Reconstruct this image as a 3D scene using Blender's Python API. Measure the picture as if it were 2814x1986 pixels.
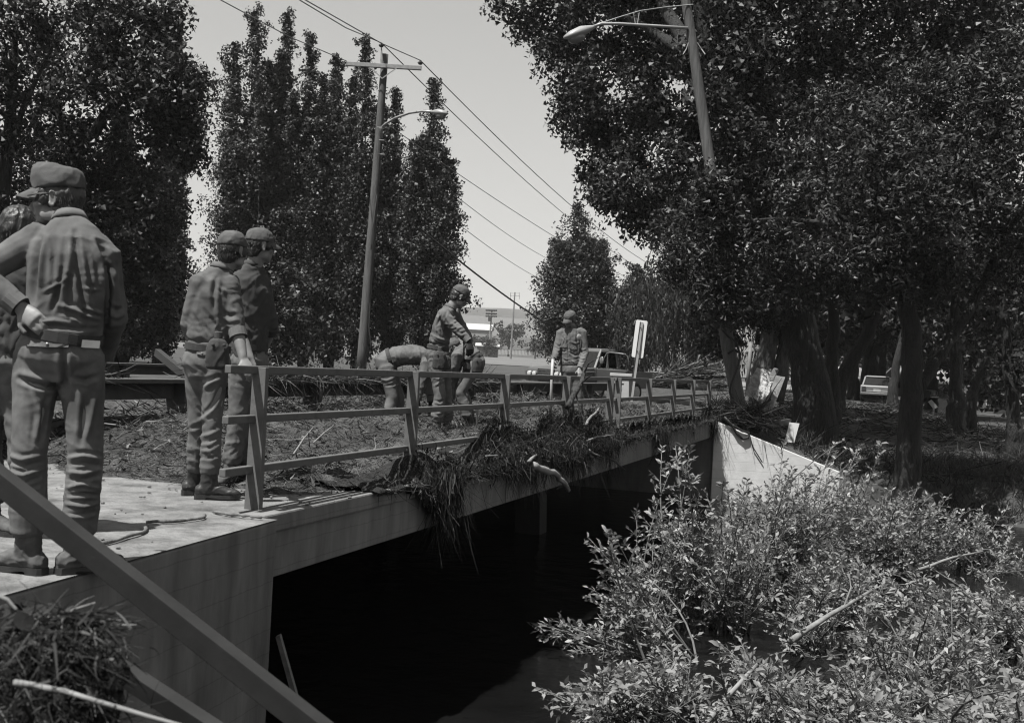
import bpy, math, random
import numpy as np
from mathutils import Vector, Matrix, noise

for o in list(bpy.data.objects):
    bpy.data.objects.remove(o)
SC = bpy.context.scene
COL = SC.collection
R = math.radians
rng = np.random.default_rng(7)
random.seed(7)

# ------------------------------------------------------------------ camera
EYE = Vector((0.0, 0.0, 0.98))
FPX, CX, CY = 2980.0, 1407.0, 993.0          # focal length and centre in photograph pixels
PITCH, ROLL = math.atan(14 / FPX), R(3.03)
c_f = Vector((0, math.cos(PITCH), math.sin(PITCH)))
c_u0 = Vector((0, -math.sin(PITCH), math.cos(PITCH)))
c_r0 = Vector((1, 0, 0))
c_r = c_r0 * math.cos(ROLL) + c_u0 * math.sin(ROLL)
c_u = c_u0 * math.cos(ROLL) - c_r0 * math.sin(ROLL)
cam = bpy.data.cameras.new('camera')
cam.sensor_fit = 'HORIZONTAL'
cam.sensor_width = 36
cam.lens = 36 * FPX / 2814
cam.clip_start, cam.clip_end = 0.05, 9000
cam.dof.use_dof = True
cam.dof.focus_distance = 14.0
cam.dof.aperture_fstop = 7.5
cam_o = bpy.data.objects.new('camera', cam)
COL.objects.link(cam_o)
cam_o.matrix_world = Matrix(((c_r.x, c_u.x, -c_f.x, EYE.x), (c_r.y, c_u.y, -c_f.y, EYE.y),
                             (c_r.z, c_u.z, -c_f.z, EYE.z), (0, 0, 0, 1)))
SC.camera = cam_o

# ------------------------------------------------------------------ light
SUN_AZ, SUN_EL = R(46), R(65)      # heading of the light (right of straight ahead) and height of the sun
TINT = (1.0, 0.992, 0.965)
W = bpy.data.worlds.new('World')
SC.world = W
W.use_nodes = True
nt = W.node_tree
nt.nodes.clear()
sky = nt.nodes.new('ShaderNodeTexSky')
sky.sky_type = 'NISHITA'
sky.sun_disc = False
sky.sun_elevation = SUN_EL
sky.sun_rotation = math.pi + SUN_AZ
sky.altitude = 600
sky.air_density, sky.dust_density, sky.ozone_density = 1.8, 0.5, 1.0
bw = nt.nodes.new('ShaderNodeVectorMath'); bw.operation = 'DOT_PRODUCT'      # black-and-white film, most sensitive to blue
bw.inputs[1].default_value = (0.10, 0.25, 0.65)
mx = nt.nodes.new('ShaderNodeMix'); mx.data_type = 'RGBA'; mx.blend_type = 'MULTIPLY'
mx.inputs[0].default_value = 1.0
mx.inputs[7].default_value = (*TINT, 1)
bg = nt.nodes.new('ShaderNodeBackground')
bg.inputs[1].default_value = 0.0502
wo = nt.nodes.new('ShaderNodeOutputWorld')
nt.links.new(sky.outputs[0], bw.inputs[0])
nt.links.new(bw.outputs['Value'], mx.inputs[6])
nt.links.new(mx.outputs[2], bg.inputs[0])
nt.links.new(bg.outputs[0], wo.inputs[0])
sun = bpy.data.lights.new('sun', 'SUN')
sun.energy, sun.angle, sun.color = 5.0, R(0.53), TINT
sun_o = bpy.data.objects.new('sun', sun)
COL.objects.link(sun_o)
SUN_D = Vector((math.sin(SUN_AZ) * math.cos(SUN_EL), math.cos(SUN_AZ) * math.cos(SUN_EL), -math.sin(SUN_EL)))
sun_o.rotation_euler = SUN_D.to_track_quat('-Z', 'Y').to_euler()
vs = SC.view_settings
vs.view_transform, vs.look, vs.exposure, vs.gamma, vs.use_curve_mapping = 'Standard', 'None', 1.11, 1.0, False
SC.cycles.max_bounces = 6
SC.cycles.diffuse_bounces = 3
SC.cycles.glossy_bounces = 2
SC.cycles.transmission_bounces = 4
SC.cycles.transparent_max_bounces = 4
SC.cycles.volume_bounces = 0
SC.cycles.filter_width = 1.15
SC.cycles.caustics_reflective = SC.cycles.caustics_refractive = False

# ------------------------------------------------------------------ places
def at(px, py, Y):
    d = c_f + c_r * ((px - CX) / FPX) + c_u * ((CY - py) / FPX)
    return EYE + d * (Y / d.y)

BD = Vector((0.3165, 0.9486, 0))     # along the bridge, away from the camera
BL = Vector((0.9486, -0.3165, 0))    # across it, to the right
P0 = Vector((-1.58, 6.79, 0))        # foot of the first railing post
UP = Vector((0, 0, 1))
def br(a, l, z=0.0):
    return P0 + BD * a + BL * l + UP * z
def to_al(X, Y):
    x, y = X - P0.x, Y - P0.y
    return x * BD.x + y * BD.y, x * BL.x + y * BL.y

def sstep(a, b, x):
    t = min(1.0, max(0.0, (x - a) / (b - a)))
    return t * t * (3 - 2 * t)
def lerp(a, b, t):
    return a + (b - a) * t
def fbm(p, o=3):
    s, a = 0.0, 0.5
    p = Vector(p)
    for _ in range(o):
        s += a * noise.noise(p); p = p * 2.07 + Vector((3.1, 1.7, 5.2)); a *= 0.5
    return s

def gz(X, Y):
    """height of the ground"""
    a, l = to_al(X, Y)
    # banks and channel
    if l > (-0.5 if -6 < a < 19.3 else 0.45):
        near = lerp(-0.5, -2.35, sstep(-8.0, -2.6, a)) - 0.12 * sstep(0, 4, l)
        ae = 19.0 + 0.3 * min(l, 5) - 0.35 * max(0, l - 5) + 0.03 * max(0, l - 20)
        top = max(-1.05, -0.36 * (l - 0.28))
        w = 0.3 if l < 3.6 else 0.3 + 2.2 * sstep(3.6, 6, l)
        far = lerp(-2.35, top, sstep(ae + .12, ae + .62, a)) if l < 3.3 else lerp(-2.35, top, sstep(ae - w, ae + 0.4, a))
        h = near if a < 8 else far
        h += 0.3 * sstep(-9, -16, a)
        if a > 19: h = lerp(h, max(h, -0.25), sstep(26, 40, a) * sstep(9, 4, l))
    elif l < -10:
        h = lerp(-0.05, -2.35, sstep(-3, 1, a)) if a < 9 else lerp(-2.35, -0.05, sstep(17, 20, a))
        h = lerp(-0.05, h, sstep(-10, -10.4, l))
    else:
        h = -2.35 if -0.35 < a < 19.35 else -0.05
    rise = 0.0125 * max(0.0, Y - 42) * (lerp(1.0, 0.0, sstep(2, 12, l)) if Y < 140 else lerp(lerp(1.0, 0.0, sstep(2, 12, l)), 1.0, sstep(140, 260, Y)))
    if Y > 560:
        rise = lerp(rise, 0.0125 * 518 + (Y - 560) * 0.06, sstep(560, 700, Y))
    if Y > 25:
        h += 0.10 * fbm((X * .08, Y * .08, 0), 2) * sstep(25, 60, Y)
    if abs(l) > 1 and (l > 0.45 or l < -10.4):
        h += 0.09 * fbm((X * .9, Y * .9, 2), 2)
    return h + rise

# ------------------------------------------------------------------ objects
ORG = {}
def thing(name, label, cat, loc=(0, 0, 0), group=None):
    o = bpy.data.objects.new(name, None)
    o.empty_display_size = 0.2
    COL.objects.link(o)
    o.location = loc
    ORG[o] = Vector(loc)
    tag(o, label, cat, group)
    return o
def tag(o, label=None, cat=None, group=None, kind=None):
    if label: o['label'] = label
    if cat: o['category'] = cat
    if group: o['group'] = group
    if kind: o['kind'] = kind
    return o
def np_mesh(name, V, Q):
    """fast mesh from an array of vertices and an (n, k) array of faces"""
    me = bpy.data.meshes.new(name)
    V = np.asarray(V, np.float32); Q = np.asarray(Q, np.int32)
    k = Q.shape[1]
    me.vertices.add(len(V)); me.vertices.foreach_set('co', V.ravel())
    me.loops.add(Q.size); me.loops.foreach_set('vertex_index', Q.ravel())
    me.polygons.add(len(Q)); me.polygons.foreach_set('loop_start', np.arange(0, Q.size, k, dtype=np.int32))
    me.update(calc_edges=True)
    return me
def link(name, me, m, parent=None, loc=None, smooth=False):
    """a mesh whose vertices are in world metres becomes one object (a child of parent)"""
    o = bpy.data.objects.new(name, me)
    COL.objects.link(o)
    if m: me.materials.append(m)
    off = ORG[parent] if parent is not None else Vector(loc or (0, 0, 0))
    if off.length > 0:
        me.transform(Matrix.Translation(-off))
    if parent is not None: o.parent = parent
    else: o.location = off
    ORG[o] = off
    if smooth:
        me.polygons.foreach_set('use_smooth', [True] * len(me.polygons))
    return o

def perp(t):
    a = t.cross(UP)
    return a.normalized() if a.length > 0.05 else t.cross(Vector((0, 1, 0))).normalized()
class MB:
    def __init__(s):
        s.v, s.f = [], []
    def add(s, V, F):
        n = len(s.v)
        s.v += [tuple(p) for p in V]
        s.f += [tuple(i + n for i in f) for f in F]
        return s
    def box(s, c, h, X=None, Y=None, Z=None):
        c = Vector(c)
        X = Vector((1, 0, 0)) if X is None else X; Y = Vector((0, 1, 0)) if Y is None else Y; Z = UP if Z is None else Z
        V = [c + X * (h[0] * i) + Y * (h[1] * j) + Z * (h[2] * k) for i in (-1, 1) for j in (-1, 1) for k in (-1, 1)]
        return s.add(V, [(0, 1, 3, 2), (4, 6, 7, 5), (0, 4, 5, 1), (2, 3, 7, 6), (0, 2, 6, 4), (1, 5, 7, 3)])
    def beam(s, p0, p1, w, h, up=UP):
        p0, p1 = Vector(p0), Vector(p1)
        t = (p1 - p0).normalized()
        a = t.cross(up).normalized(); b = a.cross(t)
        return s.box((p0 + p1) / 2, ((p1 - p0).length / 2, w / 2, h / 2), t, a, b)
    def hexa(s, q0, q1):
        """block between two quads"""
        return s.add(list(q0) + list(q1), [(3, 2, 1, 0), (4, 5, 6, 7), (0, 1, 5, 4), (1, 2, 6, 5), (2, 3, 7, 6), (3, 0, 4, 7)])
    def slab(s, q, n):
        q = [Vector(p) for p in q]
        return s.hexa(q, [p + Vector(n) for p in q])
    def tube(s, pts, rad, n=8, cap=True, rough=0.0):
        pts = [Vector(p) for p in pts]
        if not hasattr(rad, '__len__'): rad = [rad] * len(pts)
        V, F, a = [], [], None
        for i, p in enumerate(pts):
            t = (pts[min(i + 1, len(pts) - 1)] - pts[max(i - 1, 0)]).normalized()
            a = perp(t) if a is None else (a - t * a.dot(t)).normalized()
            b = t.cross(a)
            for k in range(n):
                an = 2 * math.pi * k / n
                r = rad[i] * (1 + rough * (random.random() - .5))
                V.append(p + a * (math.cos(an) * r) + b * (math.sin(an) * r))
        for i in range(len(pts) - 1):
            for k in range(n):
                F.append((i * n + k, i * n + (k + 1) % n, (i + 1) * n + (k + 1) % n, (i + 1) * n + k))
        if cap:
            F.append(tuple(range(n - 1, -1, -1)))
            m = (len(pts) - 1) * n
            F.append(tuple(range(m, m + n)))
        return s.add(V, F)
    def loft(s, pts, rad, side, n=20, e=2.0):
        """closed skin over elliptical rings; rad = [(half width along side, half depth)]"""
        pts = [Vector(p) for p in pts]
        V, F = [], []
        m = len(pts)
        for i, p in enumerate(pts):
            t = (pts[min(i + 1, m - 1)] - pts[max(i - 1, 0)]).normalized()
            sd = Vector(side[i]) if isinstance(side, list) else Vector(side)
            a = sd - t * sd.dot(t)
            a = a.normalized() if a.length > 1e-3 else perp(t)
            b = t.cross(a)
            ra, rb = rad[i] if hasattr(rad[i], '__len__') else (rad[i], rad[i])
            for k in range(n):
                an = 2 * math.pi * k / n
                c_, s_ = math.cos(an), math.sin(an)
                c_ = math.copysign(abs(c_) ** (2 / e), c_); s_ = math.copysign(abs(s_) ** (2 / e), s_)
                V.append(p + a * (c_ * ra) + b * (s_ * rb))
        for i in range(m - 1):
            for k in range(n):
                F.append((i * n + k, i * n + (k + 1) % n, (i + 1) * n + (k + 1) % n, (i + 1) * n + k))
        F.append(tuple(range(n - 1, -1, -1)))
        F.append(tuple(range((m - 1) * n, m * n)))
        return s.add(V, F)
    def ell(s, c, r, X=None, Y=None, Z=None, nu=14, nv=9):
        c = Vector(c)
        X = Vector((1, 0, 0)) if X is None else X; Y = Vector((0, 1, 0)) if Y is None else Y; Z = UP if Z is None else Z
        V = [c - Z * r[2]]
        for j in range(1, nv):
            ph = -math.pi / 2 + math.pi * j / nv
            for i in range(nu):
                th = 2 * math.pi * i / nu
                V.append(c + X * (r[0] * math.cos(ph) * math.cos(th)) + Y * (r[1] * math.cos(ph) * math.sin(th)) + Z * (r[2] * math.sin(ph)))
        V.append(c + Z * r[2])
        F = []
        for i in range(nu):
            F.append((0, 1 + (i + 1) % nu, 1 + i))
            F.append((len(V) - 1, len(V) - 1 - nu + i, len(V) - 1 - nu + (i + 1) % nu))
        for j in range(nv - 2):
            for i in range(nu):
                b0, b1 = 1 + j * nu, 1 + (j + 1) * nu
                F.append((b0 + i, b0 + (i + 1) % nu, b1 + (i + 1) % nu, b1 + i))
        return s.add(V, F)
    def mesh(s, name):
        me = bpy.data.meshes.new(name)
        me.from_pydata(s.v, [], s.f)
        me.update()
        return me
    def build(s, name, m, parent=None, loc=None, smooth=False, bevel=0.0):
        o = link(name, s.mesh(name), m, parent, loc, smooth)
        if bevel:
            b = o.modifiers.new('bevel', 'BEVEL'); b.width = bevel; b.segments = 2; b.limit_method = 'ANGLE'
        return o

# ------------------------------------------------------------------ materials
MATS = {}
GK = 0.46            # the whole print is toned down alike
def mat(name, g, rough=0.85, var=0.3, scale=4.0, bump=0.25, bscale=40.0, dist=0.02, spec=0.3, stretch=(1, 1, 1),
        stain=0.0, sscale=1.2, sg=0.4, metal=0.0, bstretch=None, boards=0.0):
    m = bpy.data.materials.new(name); m.use_nodes = True
    t = m.node_tree; p = t.nodes['Principled BSDF']
    N = lambda k: t.nodes.new(k)
    tc = N('ShaderNodeTexCoord'); mp = N('ShaderNodeMapping'); mp.inputs['Scale'].default_value = stretch
    t.links.new(tc.outputs['Object'], mp.inputs[0])
    n1 = N('ShaderNodeTexNoise'); n1.inputs['Scale'].default_value = scale; n1.inputs['Detail'].default_value = 7; n1.inputs['Roughness'].default_value = .62
    t.links.new(mp.outputs[0], n1.inputs['Vector'])
    mr = N('ShaderNodeMapRange'); mr.inputs[1].default_value = .3; mr.inputs[2].default_value = .7
    mr.inputs[3].default_value = GK * g * (1 - var); mr.inputs[4].default_value = GK * g * (1 + var)
    t.links.new(n1.outputs[0], mr.inputs[0])
    out = mr.outputs[0]
    if stain:
        n3 = N('ShaderNodeTexNoise'); n3.inputs['Scale'].default_value = sscale; n3.inputs['Detail'].default_value = 5
        t.links.new(mp.outputs[0], n3.inputs['Vector'])
        m3 = N('ShaderNodeMapRange'); m3.inputs[1].default_value = .52; m3.inputs[2].default_value = .68
        m3.inputs[3].default_value = 1.0; m3.inputs[4].default_value = lerp(1.0, sg, stain)
        t.links.new(n3.outputs[0], m3.inputs[0])
        mu = N('ShaderNodeMath'); mu.operation = 'MULTIPLY'
        t.links.new(out, mu.inputs[0]); t.links.new(m3.outputs[0], mu.inputs[1]); out = mu.outputs[0]
    if boards:                                          # dirt in the joints left by the form boards
        sx = N('ShaderNodeSeparateXYZ'); t.links.new(tc.outputs['Object'], sx.inputs[0])
        wob = N('ShaderNodeMath'); wob.operation = 'MULTIPLY_ADD'; wob.inputs[1].default_value = .03; t.links.new(n1.outputs[0], wob.inputs[0]); t.links.new(sx.outputs[2], wob.inputs[2])
        dv = N('ShaderNodeMath'); dv.operation = 'DIVIDE'; dv.inputs[1].default_value = boards; t.links.new(wob.outputs[0], dv.inputs[0])
        fr = N('ShaderNodeMath'); fr.operation = 'FRACT'; t.links.new(dv.outputs[0], fr.inputs[0])
        m4 = N('ShaderNodeMapRange'); m4.inputs[1].default_value = .0; m4.inputs[2].default_value = .06; m4.inputs[3].default_value = .66; m4.inputs[4].default_value = 1.0
        t.links.new(fr.outputs[0], m4.inputs[0])
        mu = N('ShaderNodeMath'); mu.operation = 'MULTIPLY'; t.links.new(out, mu.inputs[0]); t.links.new(m4.outputs[0], mu.inputs[1]); out = mu.outputs[0]
    t.links.new(out, p.inputs['Base Color'])
    p.inputs['Roughness'].default_value = rough
    p.inputs['Specular IOR Level'].default_value = spec
    p.inputs['Metallic'].default_value = metal
    if bump:
        n2 = N('ShaderNodeTexNoise'); n2.inputs['Scale'].default_value = bscale; n2.inputs['Detail'].default_value = 5
        if bstretch:
            mp2 = N('ShaderNodeMapping'); mp2.inputs['Scale'].default_value = bstretch
            t.links.new(tc.outputs['Object'], mp2.inputs[0]); t.links.new(mp2.outputs[0], n2.inputs['Vector'])
        else:
            t.links.new(mp.outputs[0], n2.inputs['Vector'])
        b = N('ShaderNodeBump'); b.inputs['Strength'].default_value = bump; b.inputs['Distance'].default_value = dist
        t.links.new(n2.outputs[0], b.inputs['Height']); t.links.new(b.outputs[0], p.inputs['Normal'])
    MATS[name] = m
    return m
def island_mat(name, lo, hi, rough=0.5, spec=0.5, trans=0.0, power=1.0):
    """colour that differs from blade to blade"""
    m = bpy.data.materials.new(name); m.use_nodes = True
    t = m.node_tree; p = t.nodes['Principled BSDF']
    g = t.nodes.new('ShaderNodeNewGeometry')
    pw = t.nodes.new('ShaderNodeMath'); pw.operation = 'POWER'; pw.inputs[1].default_value = power
    mr = t.nodes.new('ShaderNodeMapRange'); mr.inputs[3].default_value = lo * GK; mr.inputs[4].default_value = hi * GK
    t.links.new(g.outputs['Random Per Island'], pw.inputs[0]); t.links.new(pw.outputs[0], mr.inputs[0])
    t.links.new(mr.outputs[0], p.inputs['Base Color'])
    p.inputs['Roughness'].default_value = rough; p.inputs['Specular IOR Level'].default_value = spec
    if trans:
        tr = t.nodes.new('ShaderNodeBsdfTranslucent'); ms = t.nodes.new('ShaderNodeMixShader')
        ms.inputs[0].default_value = trans
        t.links.new(mr.outputs[0], tr.inputs[0])
        t.links.new(p.outputs[0], ms.inputs[1]); t.links.new(tr.outputs[0], ms.inputs[2])
        t.links.new(ms.outputs[0], t.nodes['Material Output'].inputs[0])
    MATS[name] = m
    return m
M_conc = mat('concrete_dirty', .28, boards=.14, var=.3, scale=3, bump=.35, bscale=30, dist=.01, stretch=(2, 2, .45), stain=.8, sscale=1.3, sg=.5)  # dirtier concrete of the girders, curb and abutments
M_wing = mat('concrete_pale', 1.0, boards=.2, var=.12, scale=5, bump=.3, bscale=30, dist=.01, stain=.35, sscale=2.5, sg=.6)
M_deck = mat('dusty_concrete', .265, var=.4, scale=6, bump=.8, bscale=30, dist=.02, stain=1, sscale=2.6, sg=.42)
M_rail = mat('grey_painted_wood', .19, rough=.7, var=.10, scale=9, bump=.2, bscale=60, dist=.004, stain=.55, sscale=13, sg=.55)
M_old = mat('weathered_timber', .12, var=.3, scale=6, bump=.3, bscale=30, dist=.01, stain=.5, sscale=3, sg=.6)
M_mud = mat('drying_mud', .095, var=.75, scale=4, bump=1, bscale=20, dist=.08, stain=1, sscale=2.4, sg=.3)
M_ground = mat('ground_litter', .085, var=.55, scale=.6, bump=.6, bscale=6, dist=.06, stain=.5, sscale=.12, sg=.6)
M_pole = mat('pole_wood', .15, var=.4, scale=3, bump=.6, bscale=14, dist=.02, stretch=(6, 6, .5), stain=.5, sscale=.5, sg=.5)
M_bark = mat('bark', .034, var=.6, scale=3, bump=1.0, bscale=7, dist=.09, stretch=(3, 3, .7))
M_sunbark = mat('sunlit_bark', .17, var=.6, scale=4, bump=1.0, bscale=8, dist=.07, stretch=(3, 3, .8))  # bark lightened in colour to stand for sun on the stem
M_dark = mat('dark_metal', .05, rough=.5, var=.2, bump=.1, spec=.5)
M_alu = mat('lamp_metal', .45, rough=.4, var=.1, bump=0, spec=.5)
M_white = mat('white_paint', .62, rough=.6, var=.08, bump=.05, stain=.25, sscale=3, sg=.6)
M_wire = mat('wire_black', .03, rough=.6, var=.1, bump=0)
M_fade = mat('wire_grey', .16, rough=.5, var=.1, bump=0)
# ------------------------------------------------------------------ the ground: one sheet with the creek's channel
def axis(fine0, fine1, step, lo, hi, g=1.12):
    v = list(np.arange(fine0, fine1 + 1e-6, step))
    s = step; x = fine0
    while x > lo: s *= g; x -= s; v.insert(0, max(x, lo))
    s = step; x = v[-1]
    while x < hi: s *= g; x += s; v.append(min(x, hi))
    return v
A_ = axis(-8, 24, .25, -250, 900, 1.13)
L_ = axis(-14, 16, .25, -900, 900, 1.13)
V = [];
for a in A_:
    for l in L_:
        p = br(a, l); V.append((p.x, p.y, gz(p.x, p.y)))
nl = len(L_)
Q = [(i * nl + j, (i + 1) * nl + j, (i + 1) * nl + j + 1, i * nl + j + 1) for i in range(len(A_) - 1) for j in range(nl - 1)]
tag(link('ground', np_mesh('ground', V, Q), M_ground, smooth=True), kind='structure')

# hills across the valley
M_hill = bpy.data.materials.new('hill_slopes'); M_hill.use_nodes = True
t = M_hill.node_tree; p = t.nodes['Principled BSDF']; p.inputs['Roughness'].default_value = .95; p.inputs['Specular IOR Level'].default_value = 0.0
n1 = t.nodes.new('ShaderNodeTexNoise'); n1.inputs['Scale'].default_value = .012; n1.inputs['Detail'].default_value = 8
n2 = t.nodes.new('ShaderNodeTexNoise'); n2.inputs['Scale'].default_value = .15; n2.inputs['Detail'].default_value = 4
tc = t.nodes.new('ShaderNodeTexCoord'); sp = t.nodes.new('ShaderNodeSeparateXYZ')
t.links.new(tc.outputs['Object'], n1.inputs[0]); t.links.new(tc.outputs['Object'], n2.inputs[0]); t.links.new(tc.outputs['Object'], sp.inputs[0])
ma = t.nodes.new('ShaderNodeMath'); ma.operation = 'MULTIPLY_ADD'; ma.inputs[1].default_value = 60; t.links.new(n1.outputs[0], ma.inputs[0]); t.links.new(sp.outputs[2], ma.inputs[2])
wr = t.nodes.new('ShaderNodeMapRange'); wr.inputs[1].default_value = 82; wr.inputs[2].default_value = 96; t.links.new(ma.outputs[0], wr.inputs[0])
gr = t.nodes.new('ShaderNodeMapRange'); gr.inputs[3].default_value = .065; gr.inputs[4].default_value = .11; t.links.new(n2.outputs[0], gr.inputs[0])
fo = t.nodes.new('ShaderNodeMapRange'); fo.inputs[1].default_value = .35; fo.inputs[2].default_value = .7; fo.inputs[3].default_value = .022; fo.inputs[4].default_value = .05; t.links.new(n2.outputs[0], fo.inputs[0])
mi = t.nodes.new('ShaderNodeMix'); t.links.new(wr.outputs[0], mi.inputs[0]); t.links.new(gr.outputs[0], mi.inputs[2]); t.links.new(fo.outputs[0], mi.inputs[3])
t.links.new(mi.outputs[0], p.inputs['Base Color'])
V, nx = [], 150
ys = [560, 640, 740, 860, 1000, 1120, 1240, 1350, 1450, 1550, 1650, 1750, 1850, 1950, 2050, 2150, 2250, 2320, 2400, 2500]
for y in ys:
    for i in range(nx):
        x = -1500 + 3000 * i / (nx - 1)
        z = np.interp(y, [560, 700, 1300, 1600, 2250, 2500], [4, 14, 50, 72, 118, 60])
        z += fbm((x * .0016, y * .0012, 0), 3) * 34 * sstep(600, 1500, y) + x * .004 * sstep(900, 2000, y)
        z += 2.6 * noise.noise((x * .05, y * .05, 3)) * sstep(1300, 1700, y)
        V.append((x, y, z))
Q = [(i * nx + j, i * nx + j + 1, (i + 1) * nx + j + 1, (i + 1) * nx + j) for i in range(len(ys) - 1) for j in range(nx - 1)]
tag(link('hills', np_mesh('hills', V, Q), M_hill, smooth=False), kind='structure')

# creek
M_water = mat('muddy_water', .009, rough=.2, var=.3, scale=.6, bump=.4, bscale=3.2, dist=.06, spec=.2)
MB().add([br(-5, -70, -1.78), br(-5, 70, -1.78), br(24, 70, -1.78), br(24, -70, -1.78)], [(0, 1, 2, 3)]).build('water', M_water)['kind'] = 'structure'

# pale gravel road and the lot beyond the bridge
M_gravel = mat('pale_gravel', .30, var=.3, scale=.8, bump=.5, bscale=12, dist=.03, stain=.5, sscale=.25, sg=.6)
def sheet(name, outline, m, up=.02, n=28):
    """a quad laid over the ground"""
    p0, p1, p2, p3 = [Vector(p) for p in outline]
    V = []
    for i in range(n + 1):
        for j in range(n + 1):
            q = lerp(lerp(p0, p1, j / n), lerp(p3, p2, j / n), i / n)
            V.append((q.x, q.y, gz(q.x, q.y) + up))
    Q = [(i * (n + 1) + j, i * (n + 1) + j + 1, (i + 1) * (n + 1) + j + 1, (i + 1) * (n + 1) + j) for i in range(n) for j in range(n)]
    return tag(link(name, np_mesh(name, V, Q), m), kind='structure')
sheet('road', [br(19.3, -9.6), br(19.3, -3.6), br(74, -3.6), br(74, -9.6)], M_mud, .03)
sheet('gravel_verge', [(9.0, 66, 0), (30, 72, 0), (34, 92, 0), (9, 104, 0)], M_gravel, .05)
M_lot = mat('lot_asphalt', .075, var=.35, scale=.12, bump=.2, bscale=8, dist=.02, stretch=(.35, 2, 1))
sheet('parking_lot', [(-30, 52, 0), (7, 52, 0), (15, 128, 0), (-40, 128, 0)], M_lot, .04)
M_field = mat('dry_field', .20, var=.3, scale=.15, bump=.4, bscale=4, dist=.1, stretch=(.3, 1.5, 1))
sheet('field', [(-90, 130, 0), (60, 130, 0), (140, 420, 0), (-200, 420, 0)], M_field, .08)

# ------------------------------------------------------------------ the bridge
bridge = thing('concrete_bridge', 'low concrete bridge spanning the dark creek with muddy deck', 'bridge', br(0, 0, -2.3))
# deck surface: sidewalk and carriageway slab
mb = MB()
mb.hexa([br(-.28, -9.9, -.30), br(-.28, .02, -.30), br(19.3, .02, -.30), br(19.3, -9.9, -.30)],
        [br(-.28, -9.9, 0), br(-.28, .02, 0), br(19.3, .02, 0), br(19.3, -9.9, 0)])
mb.build('deck', M_deck, bridge)
mb = MB().hexa([br(-.28, .022, -.112), br(-.28, .215, -.112), br(19.1, .215, -.112), br(19.1, .022, -.112)],
               [br(-.28, .022, .002), br(-.28, .207, .002), br(19.1, .207, .002), br(19.1, .022, .002)])
mb.build('curb', M_conc, bridge, bevel=.012)
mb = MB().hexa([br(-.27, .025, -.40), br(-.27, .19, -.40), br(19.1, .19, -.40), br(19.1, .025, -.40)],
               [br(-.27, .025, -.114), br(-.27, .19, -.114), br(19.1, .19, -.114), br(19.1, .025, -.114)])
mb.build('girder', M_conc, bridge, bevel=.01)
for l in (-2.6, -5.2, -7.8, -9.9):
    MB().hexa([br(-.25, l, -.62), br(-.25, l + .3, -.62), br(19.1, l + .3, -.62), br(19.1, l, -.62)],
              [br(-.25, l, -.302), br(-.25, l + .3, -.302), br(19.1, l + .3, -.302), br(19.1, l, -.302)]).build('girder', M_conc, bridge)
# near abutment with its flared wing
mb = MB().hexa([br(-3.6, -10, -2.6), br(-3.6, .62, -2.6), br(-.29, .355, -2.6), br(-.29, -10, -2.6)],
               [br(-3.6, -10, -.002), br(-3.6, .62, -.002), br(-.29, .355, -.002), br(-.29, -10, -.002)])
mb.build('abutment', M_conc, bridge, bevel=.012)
mb = MB().hexa([br(-14, -10, -.6), br(-14, .7, -.6), br(-3.4, .55, -.6), br(-3.4, -10, -.6)],
               [br(-14, -10, .0), br(-14, .7, .0), br(-3.4, .55, .0), br(-3.4, -10, .0)])
mb.build('approach_slab', M_deck, bridge)
V, F = [], []
na, nl2 = 30, 60
for i in range(na + 1):
    a = lerp(-4.4, -.285, i / na)
    e = lerp(.54 + .145, .356, (a + 4.4) / 4.115)
    for j in range(nl2 + 1):
        l = lerp(-10, e, j / nl2)
        V.append(br(a, l, .006 + .012 * fbm((a * 3, l * 3, 1), 2) * (1 if j < nl2 else 0)))
F = [(i * (nl2 + 1) + j, (i + 1) * (nl2 + 1) + j, (i + 1) * (nl2 + 1) + j + 1, i * (nl2 + 1) + j + 1) for i in range(na) for j in range(nl2)]
MB().add(V, F).build('slab_topping', M_deck, bridge, smooth=True)
# far abutment, far wing wall in the sun
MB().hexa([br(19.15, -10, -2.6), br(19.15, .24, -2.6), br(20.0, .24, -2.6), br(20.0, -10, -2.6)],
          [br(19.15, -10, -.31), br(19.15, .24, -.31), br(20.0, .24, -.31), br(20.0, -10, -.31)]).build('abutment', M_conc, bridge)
w0, wd, wn = br(19.02, .26), Vector((1.0, -.03, 0)).normalized(), Vector((.03, 1, 0)).normalized()
L = 2.9
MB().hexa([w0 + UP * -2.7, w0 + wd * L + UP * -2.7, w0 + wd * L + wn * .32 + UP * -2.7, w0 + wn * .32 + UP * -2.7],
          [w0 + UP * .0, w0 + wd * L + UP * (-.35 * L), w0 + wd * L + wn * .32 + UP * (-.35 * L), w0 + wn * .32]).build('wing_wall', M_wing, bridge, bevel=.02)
# pier in the middle of the creek
M_piershade = mat('shade_dark_concrete', .06, var=.3, scale=3, bump=.3, bscale=20)  # gloom under the deck put into a darker concrete colour
MB().hexa([br(11.2, -9.6, -1.0), br(11.2, -1.2, -1.0), br(11.8, -1.2, -1.0), br(11.8, -9.6, -1.0)],
          [br(11.2, -9.6, -.63), br(11.2, -.9, -.63), br(11.8, -.9, -.63), br(11.8, -9.6, -.63)]).build('pier_cap', M_piershade, bridge)
for l in (-1.7, -4.4, -6.8, -9.0):
    MB().hexa([br(11.3, l - .2, -2.8), br(11.3, l + .28, -2.8), br(11.7, l + .28, -2.8), br(11.7, l - .2, -2.8)],
              [br(11.3, l - .2, -.99), br(11.3, l + .2, -.99), br(11.7, l + .2, -.99), br(11.7, l - .2, -.99)]).build('pier_column', M_piershade, bridge)

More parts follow.
